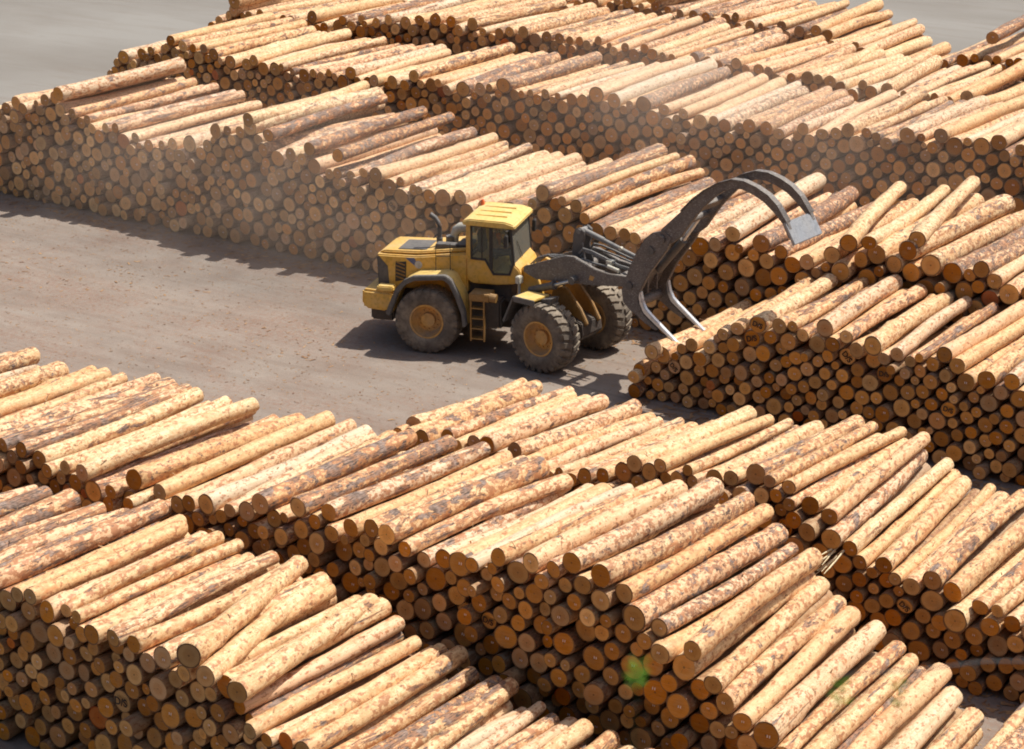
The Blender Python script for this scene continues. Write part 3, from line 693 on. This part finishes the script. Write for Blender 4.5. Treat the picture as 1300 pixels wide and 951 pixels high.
# steps and tank
for s in (-1, 1):
    st = part('step_box', M['dark_yellow'], lambda m: (m.box(1.06, 1.62, min(s * 1.4, s * .85), max(s * 1.4, s * .85), 1.54, 1.74), m.tube([(1.62, s * 1.32, 1.66), (1.80, s * 1.32, 1.64)], .12, 14)), TR, .02)
    def ladder(m):
        for x in (1.12, 1.48): m.box(x - .02, x + .02, min(s * 1.42, s * 1.36), max(s * 1.42, s * 1.36), .45, 1.56)
        for z in (.5, .78, 1.06, 1.34): m.box(1.14, 1.46, min(s * 1.42, s * 1.22), max(s * 1.42, s * 1.22), z, z + .03)
    part('ladder', M['dark_yellow'], ladder, TR, 0)
part('fuel_tank', M['frame_dark'], lambda m: m.box(1.0, 1.85, -1.1, 1.1, .75, 1.5), TR, .05)

# --- front half
def ff(m):
    m.prism([(-1.75, .75), (-1.0, .6), (.55, .62), (.8, .85), (.75, 1.2), (-.2, 1.5), (-1.5, 1.5)], -.45, .45)
    m.box(-.08, .34, -1.0, 1.0, .74, 1.06)
    m.lathe_y([(0, -.5), (.33, -.3), (.33, .3), (0, .5)], (.12, 0, .9), 20)
part('front_frame', M['frame_dark'], ff, TF, .03)
for s in (-1, 1):
    part('boom_tower', M['yellow'], lambda m: m.prism([(-1.42, 1.3), (-1.34, 2.0), (-1.22, 2.34), (-1.04, 2.47), (-.88, 2.42), (-.72, 2.2), (-.55, 1.85), (-.42, 1.3)], min(s * .34, s * .44), max(s * .34, s * .44)), TF, .015)
    part('arm_bracket', M['dark_yellow'], lambda m: m.prism([(-.25, 2.02), (.16, 2.02), (.62, 1.55), (.86, 1.16), (.62, 1.0), (.1, 1.3), (-.4, 1.45)], min(s * .22, s * .32), max(s * .22, s * .32)), TF, .02)
    part('front_fender', M['roof_yellow'], lambda m: (m.prism([(-.64, 1.87), (.02, 1.90), (.02, 1.95), (-.66, 1.92)], min(s * 1.50, s * .85), max(s * 1.50, s * .85))), TF, .01)
    part('fender_edge', M['grey'], lambda m: (m.prism([(-.66, 1.84), (-.68, 1.93), (-1.02, 1.20), (-.96, 1.16)], min(s * 1.51, s * .85), max(s * 1.51, s * .85)), m.box(-.62, .05, min(s * 1.55, s * 1.50), max(s * 1.55, s * 1.50), 1.80, 1.95), m.prism([(.02, 1.9), (.36, 1.98), (.30, 1.80), (.02, 1.82)], min(s * 1.2, s * .85), max(s * 1.2, s * .85))), TF, .01)
    part('headlight', M['pipe'], lambda m: (m.box(-1.12, -.98, s * .75 - .1, s * .75 + .1, 2.02, 2.22), m.box(-1.08, -1.02, s * .75 - .04, s * .75 + .04, 1.7, 2.05)), TF, .02)
    bo = part('boom_arm', M['arm_grey'], lambda m: m.prism([(-1.06, 2.30), (-1.04, 2.44), (-.5, 2.66), (.10, 2.90), (.34, 2.985), (.58, 3.0), (.80, 2.93), (1.25, 2.80), (1.70, 2.76), (2.30, 2.80), (2.52, 2.70), (2.50, 2.55), (2.2, 2.52), (1.32, 2.38), (.5, 2.28), (-.65, 2.17)], min(s * .46, s * .58), max(s * .46, s * .58)), TF, .015)
    part('yellow_mark', M['rim'], lambda m: m.prism([(1.12, 2.62), (1.26, 2.60), (1.20, 2.48), (1.08, 2.50)], min(s * .575, s * .585), max(s * .575, s * .585)), TF, 0, bo)
    lc_ = part('lift_cylinder', M['grey'], lambda m: (m.tube([(-.72, s * .70, 1.88), (.02, s * .70, 2.16)], .10, 16), m.tube([(-.0, s * .70, 2.152), (.08, s * .70, 2.185)], .115, 16)), TF)
    part('piston_rod', M['steel'], lambda m: m.tube([(.05, s * .70, 2.17), (.62, s * .70, 2.40)], .05, 12), TF, 0, lc_)
    part('rod_eye', M['grey'], lambda m: m.tube([(.66, s * .78, 2.42), (.66, s * .56, 2.42)], .10, 16), TF, 0, lc_)
part('boom_cross_tube', M['arm_grey'], lambda m: (m.tube([(.55, -.5, 2.62), (.55, .5, 2.62)], .15, 20), m.tube([(1.9, -.5, 2.64), (1.9, .5, 2.64)], .11, 16)), TF)
def crank(m):
    for y in (-.20, .12): m.prism([(.22, 2.5), (.27, 3.45), (.34, 3.62), (.48, 3.68), (.62, 3.60), (.62, 3.40), (.55, 3.2), (.66, 2.85), (.7, 2.5)], y, y + .08)
part('bell_crank', M['grey'], crank, TF, .015)
def toplink(m):
    m.tube([(.50, -.04, 3.58), (1.15, -.04, 3.42)], .075, 14); m.tube([(1.1, -.04, 3.43), (2.30, -.04, 3.13)], .06, 14)
    m.tube([(.46, -.22, 3.58), (.46, .22, 3.58)], .07, 14)
    m.tube([(.60, -.22, 3.30), (.66, -.22, 2.75)], .022, 8)
part('tilt_link', M['hose'], toplink, TF)
def hoses(m):
    for (y, z0, z1, z2, x2) in ((-.30, 3.18, 3.16, 2.92, 2.25), (-.22, 3.08, 3.06, 2.84, 2.3), (.18, 3.2, 3.2, 3.0, 2.3), (.28, 3.05, 3.02, 2.86, 2.25), (-.34, 2.92, 2.88, 2.78, 1.9)):
        m.tube([(.55, y, z0 - .15), (.68, y, z0), (.95, y, z1), (1.35, y, (z1 + z2) / 2 + .03), (1.8, y, z2 + .03), (x2, y, z2)], .028, 8)
    for k in range(4):
        y = -.36 + k * .1; y = -.30 + k * .14; m.tube([(-1.05, y, 2.42), (-.8, y, 2.66), (-.45, y, 2.80 - k * .03), (-.05, y, 2.74), (.3, y, 2.86)], .018, 8)
part('hydraulic_hoses', M['hose'], hoses, TF)
part('hose_clamps', M['pipe'], lambda m: (m.box(1.45, 1.62, -.36, -.16, 2.92, 3.02), m.tube([(1.55, -.42, 2.90), (1.9, -.42, 2.84)], .05, 10), m.tube([(1.75, -.1, 3.34), (1.75, -.18, 3.34)], .05, 10)), TF)
# grapple
def gr_side(y0, y1):
    return lambda m: m.prism([(2.50, 1.93), (2.22, 2.15), (2.17, 2.45), (2.39, 3.09), (2.60, 3.52), (2.83, 3.90), (3.05, 4.10), (3.42, 4.22), (3.66, 4.08), (3.50, 3.74), (2.98, 3.02), (2.74, 2.55), (2.68, 2.30), (2.80, 2.08), (2.72, 1.95)], y0, y1)
for s in (-1, 1):
    y0, y1 = (-.68, -.54) if s < 0 else (.54, .68)
    part('grapple_frame_plate', M['arm_grey'], gr_side(y0, y1), TF, .015)
    # clamp arm
    yo0, yo1 = (-.66, -.53) if s < 0 else (.40, .53)
    O_ = [(3.30, 4.22), (3.88, 4.79), (4.20, 5.13), (4.52, 5.40), (4.90, 5.64), (5.29, 5.79), (5.65, 5.80), (6.0, 5.71), (6.32, 5.57), (6.58, 5.37), (6.85, 5.02), (7.05, 4.60)]
    I_ = [(6.90, 4.66), (6.72, 4.98), (6.45, 5.22), (6.18, 5.41), (5.87, 5.54), (5.58, 5.61), (5.30, 5.60), (5.05, 5.47), (4.81, 5.29), (4.55, 5.03), (4.32, 4.76), (4.1, 4.45), (3.9, 4.15), (3.62, 3.92), (3.40, 3.95)]
    ca = part('clamp_arm', M['arm_grey'], lambda m: m.prism(O_ + I_, yo0 - .14 * s * 0, yo1), TF, .012)
    part('arm_flange', M['arm_grey'], lambda m: [m.prism([O_[i], O_[i + 1], (O_[i + 1][0] + .0, O_[i + 1][1] + .035), (O_[i][0] + .0, O_[i][1] + .035)], yo0 - .035, yo1 + .035) for i in range(1, 10)], TF, 0, ca)
    # tines
    ty0, ty1 = (-.665, -.545) if s < 0 else (.545, .665)
    part('tine', M['steel'], lambda m: m.prism([(2.66, 2.50), (2.72, 2.18), (2.84, 1.98), (3.02, 1.86), (4.10, 1.20), (4.13, 1.24), (3.06, 1.97), (2.90, 2.10), (2.80, 2.28), (2.74, 2.52)], ty0, ty1), TF, .015)
    part('tine_heel', M['arm_grey'], lambda m: m.prism([(2.52, 1.93), (2.62, 2.4), (2.665, 2.4), (2.70, 2.16), (2.84, 1.95), (3.0, 1.84), (3.3, 1.64), (3.2, 1.60), (2.9, 1.72)], ty0 + .003, ty1 - .003), TF, .01)
part('grapple_back_plate', M['arm_grey'], lambda m: (m.prism([(2.26, 2.30), (2.36, 2.2), (2.80, 3.15), (2.72, 3.25)], -.54, .54), m.tube([(2.48, -.54, 2.12), (2.48, .54, 2.12)], .12, 16), m.tube([(3.35, -.74, 4.0), (3.35, .74, 4.0)], .11, 16), m.prism([(2.75, 3.45), (2.85, 3.40), (3.0, 3.7), (2.9, 3.75)], -.54, .54), [m.box(2.38, 2.66, y - .03, y + .03, 2.35, 2.75) for y in (-.2, .2)]), TF, .01)
part('clamp_cross_bar', M['arm_grey'], lambda m: (m.prism([(4.16, 4.86), (4.30, 4.80), (4.42, 4.98), (4.28, 5.05)], -.53, .40), m.tube([(3.95, -.53, 4.52), (3.95, .42, 4.52)], .09, 14), m.prism([(5.0, 5.50), (5.12, 5.56), (5.1, 5.62), (4.98, 5.58)], -.53, .40)), TF, .01)
gc = part('clamp_cylinder', M['grey'], lambda m: (m.tube([(2.82, 0, 2.95), (3.55, 0, 3.85)], .10, 16), m.tube([(2.75, .28, 3.0), (3.5, .28, 3.9)], .07, 12)), TF)
part('piston_rod', M['steel'], lambda m: m.tube([(3.5, 0, 3.8), (3.98, 0, 4.5)], .055, 12), TF, 0, gc)
part('tip_plate', M['tip'], lambda m: m.prism([(6.76, 5.00), (6.82, 5.03), (7.12, 4.55), (7.06, 4.50)], -.70, .56), TF, .01)
part('pivot_cap', M['grey'], lambda m: [m.tube([(x, -.72, z), (x, -.685, z)], .10, 16) for (x, z) in ((3.35, 4.0), (2.42, 2.62), (3.05, 3.65))], TF)

# ------------------------------------------------------------------ the driver
def skin_body(name, verts, edges, radii, mat, T, parent=None, sub=2):
    me = bpy.data.meshes.new(name); me.from_pydata([tuple(v) for v in verts], edges, [])
    o = link(name, me, [mat], parent)
    sk = o.modifiers.new('skin', 'SKIN'); sk.use_smooth_shade = True
    for i, r in enumerate(radii): me.skin_vertices[0].data[i].radius = r if isinstance(r, tuple) else (r, r)
    me.skin_vertices[0].data[0].use_root = True
    ss = o.modifiers.new('sub', 'SUBSURF'); ss.levels = sub; ss.render_levels = sub
    return o
pers = bpy.data.objects.new('person', None); col.objects.link(pers)
pers.matrix_world = Matrix.Translation(WO) @ TR @ Matrix.Translation((1.42, -.12, 2.50))
tag(pers, 'driver in orange vest seated behind the steering wheel in the loader cab', 'person')
bv = [(0, 0, .12), (.0, 0, .30), (.0, 0, .46), (.02, 0, .60), (.03, 0, .66), (.04, 0, .77), (.05, 0, .84)]
be = [(i, i + 1) for i in range(6)]; br = [(.15, .12), (.14, .11), (.16, .11), (.055, .055), (.055, .055), (.075, .085), (.06, .07)]
for s in (-1, 1):
    b0 = len(bv); bv += [(.0, s * .18, .53), (.10, s * .25, .30), (.32, s * .19, .24), (.42, s * .17, .26)]; be += [(2, b0), (b0, b0 + 1), (b0 + 1, b0 + 2), (b0 + 2, b0 + 3)]; br += [.06, .05, .038, .035]
    for fi, (dy, dz, ln) in enumerate(((-.035, .015, .07), (-.012, .02, .085), (.012, .018, .08), (.034, .012, .065))):
        f0 = len(bv); bv += [(.45, s * .17 + dy, .26 + dz), (.45 + ln * .7, s * .17 + dy, .25 + dz), (.45 + ln * .8, s * .17 + dy, .22)]; be += [(b0 + 3, f0), (f0, f0 + 1), (f0 + 1, f0 + 2)]; br += [.011, .010, .008]
    f0 = len(bv); bv += [(.43, s * .12, .27), (.47, s * .10, .25)]; be += [(b0 + 3, f0), (f0, f0 + 1)]; br += [.013, .010]
    b1 = len(bv); bv += [(.08, s * .10, .08), (.48, s * .13, .10), (.56, s * .13, -.32), (.72, s * .13, -.38)]; be += [(0, b1), (b1, b1 + 1), (b1 + 1, b1 + 2), (b1 + 2, b1 + 3)]; br += [.10, .07, .05, .04]
skin_body('body', bv, be, br, M['skin'], None, pers)
skin_body('vest', [(0, 0, .14), (0, 0, .30), (0, 0, .45), (.0, 0, .54), (0, -.15, .535), (0, .15, .535)], [(0, 1), (1, 2), (2, 3), (3, 4), (3, 5)], [(.17, .14), (.165, .135), (.185, .135), (.13, .11), .078, .078], M['orange'], None, pers)
skin_body('trousers', [(0, 0, .08), (.08, .10, .08), (.48, .13, .10), (.56, .13, -.28), (.08, -.10, .08), (.48, -.13, .10), (.56, -.13, -.28)], [(0, 1), (1, 2), (2, 3), (0, 4), (4, 5), (5, 6)], [(.16, .13), .115, .085, .07, .115, .085, .07], M['blue'], None, pers)
def headbits():
    mb = MB(); mb.tube([(.03, 0, .80), (.035, 0, .84), (.035, 0, .885), (.03, 0, .915)], [.105, .105, .085, .03], 16); h = mb.build('cap', M['orange'], pers)
    mb = MB(); mb.tube([(.115, 0, .77), (.14, 0, .745), (.12, 0, .735)], [.008, .014, .012], 8); mb.build('nose', M['skin'], pers)
    mb = MB()
    for s in (-1, 1): mb.tube([(.108, s * .03, .78), (.118, s * .03, .78)], .009, 8)
    mb.tube([(.112, -.022, .705), (.115, 0, .703), (.112, .022, .705)], .005, 6); mb.build('eyes_and_mouth', M['ink'], pers)
headbits()

# ------------------------------------------------------------------ ground
def grid(name, x0, x1, y0, y1, n, zf, mat):
    vs = []; fs = []
    for j in range(n + 1):
        for i in range(n + 1):
            x = x0 + (x1 - x0) * i / n; y = y0 + (y1 - y0) * j / n; vs.append((x, y, zf(x, y)))
    for j in range(n):
        for i in range(n): a = j * (n + 1) + i; fs.append((a, a + 1, a + n + 2, a + n + 1))
    me = bpy.data.meshes.new(name); me.from_pydata(vs, [], fs); me.polygons.foreach_set('use_smooth', [True] * len(fs)); return link(name, me, [mat])
tag(grid('ground', -900, 700, -400, 1200, 8, lambda x, y: 0, M['ground']), kind='structure')
# bark litter
def litter():
    g = np.random.default_rng(5); vs = []; fs = []
    def chip(x, y, s, z=0):
        a = g.uniform(0, 6.28); l = s * g.uniform(.6, 2.2); w_ = s * g.uniform(.3, .8); ca, sa = math.cos(a), math.sin(a); b = len(vs); h = g.uniform(.0, .5) * s
        for (u, v, k) in ((-l, -w_, 0), (l, -w_ * .6, h), (l * .9, w_, h * .5), (-l * .8, w_ * .8, .3 * h)): vs.append((x + u * ca - v * sa, y + u * sa + v * ca, z + .006 + k))
        fs.append((b, b + 1, b + 2, b + 3))
    for _ in range(16000):
        chip(g.uniform(-60, -10), g.uniform(28, 44), g.uniform(.008, .03))
    for _ in range(3200):
        x = g.uniform(-62, -12); y = 28 + 16 * g.random() ** .8
        if math.sin(x * .55 + 2 * math.sin(y * .4)) + math.sin(y * .9 + x * .21) > g.uniform(-.6, 1.6): chip(x, y, g.uniform(.02, .06))
    for (yy, x0, x1, n) in ((43.9, -58, -24, 1500), (35.8, -24.5, -10, 500), (28.9, -40, -12, 700), (39.5, -24, -10, 800), (30.2, -26, -8, 800), (23.6, -24, -12, 400), (54, -62, -14, 400)):
        for _ in range(n): chip(g.uniform(x0, x1), yy + g.normal(0, .35), g.uniform(.02, .075))
    me = bpy.data.meshes.new('bark_litter'); me.from_pydata(vs, [], fs); o = link('bark_litter', me, [M['bark_chip']])
    tag(o, 'scattered chips of bark and wood splinters littering the gravel', 'bark litter', None, 'stuff')
litter()

# loose strips of bark and splinters lying on and sticking from the log tops
def shreds():
    g = np.random.default_rng(9); vs = []; fs = []
    pool = [q for q in allogs if q['score'] > 250]
    for _ in range(3600):
        q = pool[int(g.integers(len(pool)))]; t = g.uniform(.05, .95) * q['L']; r = q['r0'] + (q['r1'] - q['r0']) * t / q['L']
        an = g.uniform(.15, .85) * math.pi; l = g.uniform(.03, .16); w_ = g.uniform(.004, .016); up = g.uniform(-.01, .06)
        p0 = Vector((t, math.cos(an) * r * 1.01, math.sin(an) * r * 1.01)); d = Vector((g.normal(), g.normal(), 0)).normalized(); n_ = Vector((0, math.cos(an), math.sin(an)))
        d = (d - n_ * d.dot(n_)).normalized(); sde = d.cross(n_)
        b = len(vs)
        for v in (p0 - sde * w_, p0 + sde * w_, p0 + d * l + n_ * up + sde * w_ * .6, p0 + d * l + n_ * up - sde * w_ * .6): vs.append(tuple(q['M'] @ v))
        fs.append((b, b + 1, b + 2, b + 3))
    me = bpy.data.meshes.new('bark_shreds'); me.from_pydata(vs, [], fs); o = link('bark_shreds', me, [M['bark_chip']])
    tag(o, 'thin shreds of bark and fibre hanging on the upper logs', 'bark shreds', None, 'stuff')
shreds()
def splinter():
    mb = MB(); g = random.Random(4)
    for k in range(9):
        x = -13.85 + g.uniform(-.14, .14); z = 1.98 + g.uniform(-.14, .14)
        mb.tube([(x, 30.5, z), (x + g.uniform(-.25, .02), 30.1 - g.uniform(0, .15), z + g.uniform(-.22, .02))], [.022, .006], 5)
    o = mb.build('splinters', M['splinter']); tag(o, 'pale fresh splinters torn from a cut log end in the right pile', 'splinters')
splinter()

# spray-painted marks D/S on a few cut ends
def text_mesh(body, size):
    cu = bpy.data.curves.new('t', 'FONT'); cu.body = body; cu.size = size; cu.align_x = 'CENTER'; cu.align_y = 'CENTER'; cu.offset = .004; cu.extrude = .0015
    o = bpy.data.objects.new('t', cu); col.objects.link(o); dg = bpy.context.evaluated_depsgraph_get(); me = bpy.data.meshes.new_from_object(o.evaluated_get(dg)); bpy.data.objects.remove(o); bpy.data.curves.remove(cu); return me
ds = text_mesh('D/S', .17); ds.materials.append(M['ink'])
marks = []
for (k, X, Z) in (('F', -14.9, 2.2), ('F', -12.5, 1.35), ('D', -20.9, 2.1), ('D', -23.2, .8), ('D', -17.2, 2.2), ('D', -20.5, 2.4), ('D', -18.4, 1.9), ('G', -21.0, 1.9), ('C', -23.3, 1.9), ('C', -17.4, 2.2), ('B', -46.0, 2.0), ('B', -35.0, 2.3), ('D', -15.6, 1.7), ('C', -25.2, 2.4)):
    c = [g for g in allogs if g['P']['k'] == k and g['r'] > .17]
    g = min(c, key=lambda q: (q['x'] - X) ** 2 + (q['z'] - Z) ** 2)
    if g in marks: continue
    marks.append(g)
for g in marks:
    me = ds; o = bpy.data.objects.new('spray_mark', me); col.objects.link(o)
    M0 = g['M'] @ Matrix.Translation((-.035, 0, 0)) @ Matrix(((0, 0, -1, 0), (-1, 0, 0, 0), (0, 1, 0, 0), (0, 0, 0, 1))) @ Matrix.Rotation(random.uniform(-.9, .9), 4, 'Z')
    s = g['r'] / .19 * .95; M0 = M0 @ Matrix.Scale(s, 4)
    if 'o' in g: o.parent = g['o']; o.matrix_parent_inverse = Matrix(); o.matrix_local = g['M'].inverted() @ M0
    else: o.parent = ro; o.matrix_local = M0

# ------------------------------------------------------------------ near bank where the camera stands
def bank():
    prof = [(-12, 15.75), (1.0, 15.75), (1.8, 14.6), (3.6, 12.4), (8, 6.6), (12, 2.2), (14.2, -.1)]
    vs = []; fs = []; n = 24
    for (d, z) in prof:
        for i in range(n + 1):
            r = -60 + 120 * i / n; p = CF * (d + (random.uniform(-.25, .25) if z < 14 else 0)) + CR * r; vs.append((p.x, p.y, z + (random.uniform(-.2, .2) if 0 < z < 14 else 0)))
    for j in range(len(prof) - 1):
        for i in range(n): a = j * (n + 1) + i; fs.append((a, a + 1, a + n + 2, a + n + 1))
    me = bpy.data.meshes.new('hillside'); me.from_pydata(vs, [], fs); tag(link('hillside', me, [M['soil']]), kind='structure')
bank()
def leaf(vs, fs, p, d, l, wd, g):
    d = d.normalized(); s = d.cross(Vector((g.normal(), g.normal(), g.normal()))).normalized(); n_ = s.cross(d); b = len(vs)
    for q in (p, p + d * l * .45 + s * wd - n_ * .1 * l, p + d * l, p + d * l * .45 - s * wd - n_ * .1 * l): vs.append(tuple(q))
    fs.append((b, b + 1, b + 2, b + 3))
def sprig(r, d, h, n, label, seed, lean=0):
    """a tall shoot rising from the slope below, its top leaves catching the sun"""
    g = np.random.default_rng(seed); base = CF * d + CR * r; zt = CAMZ - .5555 * d + h; H = 2.7
    rt = bpy.data.objects.new('leafy_sprig', None); col.objects.link(rt); rt.location = base + Vector((0, 0, zt - H)); tag(rt, label, 'plant', 'leafy sprigs at the bottom edge')
    cx = lambda t: CR * (lean * t * 3 + .02 * math.sin(t * 5 + seed))
    mb = MB(); mb.tube([tuple(cx(t) + Vector((0, 0, H * t))) for t in (0, .2, .4, .6, .8, .995)], [.007, .006, .005, .004, .0025, .001], 6); mb.build('stem', M['leaf_stem'], rt)
    vs = []; fs = []
    for k in range(n):
        t = 1 - (k / n) * .018; an = k * 2.4
        p = cx(t) + Vector((0, 0, H * t)); dr = CR * math.cos(an) + CF * math.sin(an) * .6 + Vector((0, 0, g.uniform(.2, .8))); leaf(vs, fs, p, dr, g.uniform(.014, .024), g.uniform(.003, .005), g)
    for k in range(70):
        t = g.uniform(.1, .94); an = k * 2.4
        p = cx(t) + Vector((0, 0, H * t)); dr = CR * math.cos(an) + CF * math.sin(an) + Vector((0, 0, g.uniform(.2, .8))); leaf(vs, fs, p, dr, g.uniform(.04, .07), g.uniform(.008, .012), g)
    me = bpy.data.meshes.new('leaves'); me.from_pydata(vs, [], fs); link('leaves', me, [M['leaf_bright']], rt)
sprig(.192, 2.6, .042, 16, 'bright green leafy sprig left of centre on the bottom edge', 1, .0)
sprig(.475, 2.6, .010, 8, 'low green leafy sprig second from right at the bottom edge', 2, .0)
sprig(.555, 2.6, .006, 7, 'smallest green leafy sprig at right of the bottom edge', 3, .0)
def twig():
    mb = MB(); d = 3.6; zt = CAMZ - .5555 * d
    mb.tube([CF * d + CR * .66 + Vector((0, 0, zt + .030)), CF * d + CR * .76 + Vector((0, 0, zt + .037)), CF * d + CR * .86 + Vector((0, 0, zt + .046)), CF * d + CR * .97 + Vector((0, 0, zt + .062)), CF * d + CR * 1.3 + Vector((0, 0, zt + .06)), CF * d + CR * 1.7 + Vector((0, 0, zt - 1.0)), CF * (d + .1) + CR * 1.8 + Vector((0, 0, 12.2))], [.0008, .0018, .002, .002, .003, .006, .01], 6)
    o = mb.build('bare_twig', M['twig']); tag(o, 'blurred grey bare twig crossing the lower right corner', 'twig')
twig()

# ------------------------------------------------------------------ dust in the air behind the loader
def dust(name, c, size, dens, label, seed):
    t = NT('airborne_dust'); t.t.nodes.remove(t.b)
    tc = t.n('ShaderNodeTexCoord').outputs['Object']
    ln = t.n('ShaderNodeVectorMath', operation='LENGTH'); t.l(tc, ln.inputs[0])
    fall = t.ramp(ln.outputs['Value'], (1.0, .25))
    mp = t.n('ShaderNodeMapping'); t.l(tc, mp.inputs[0]); mp.inputs['Location'].default_value = (seed, 0, 0); mp.inputs['Scale'].default_value = (size[0] * .22, size[1] * .3, size[2] * .45)
    nz = t.ramp(t.noise(mp.outputs[0], 1.0, 4, .65), (.30, .74))
    v = t.n('ShaderNodeVolumeScatter'); v.inputs['Color'].default_value = (.90, .75, .64, 1); v.inputs['Anisotropy'].default_value = .3
    t.l(t.math('MULTIPLY', t.math('MULTIPLY', fall, nz), dens), v.inputs['Density']); t.l(v.outputs[0], t.out.inputs['Volume'])
    bm = bmesh.new(); bmesh.ops.create_icosphere(bm, subdivisions=3, radius=1); me = bpy.data.meshes.new(name); bm.to_mesh(me); bm.free()
    o = link(name, me, [t.m]); o.location = c; o.scale = size; tag(o, label, 'dust', None, 'stuff')
dust('dust_cloud', (-38.5, 43.2, 2.0), (15, 3.0, 4.2), .12, 'thin brown dust haze drifting before the pile left of the loader', 3)
dust('dust_cloud', (-28.5, 52.3, 4.3), (12, 3.2, 3.6), .11, 'pale dust haze hanging over the second pile behind the cab', 9)
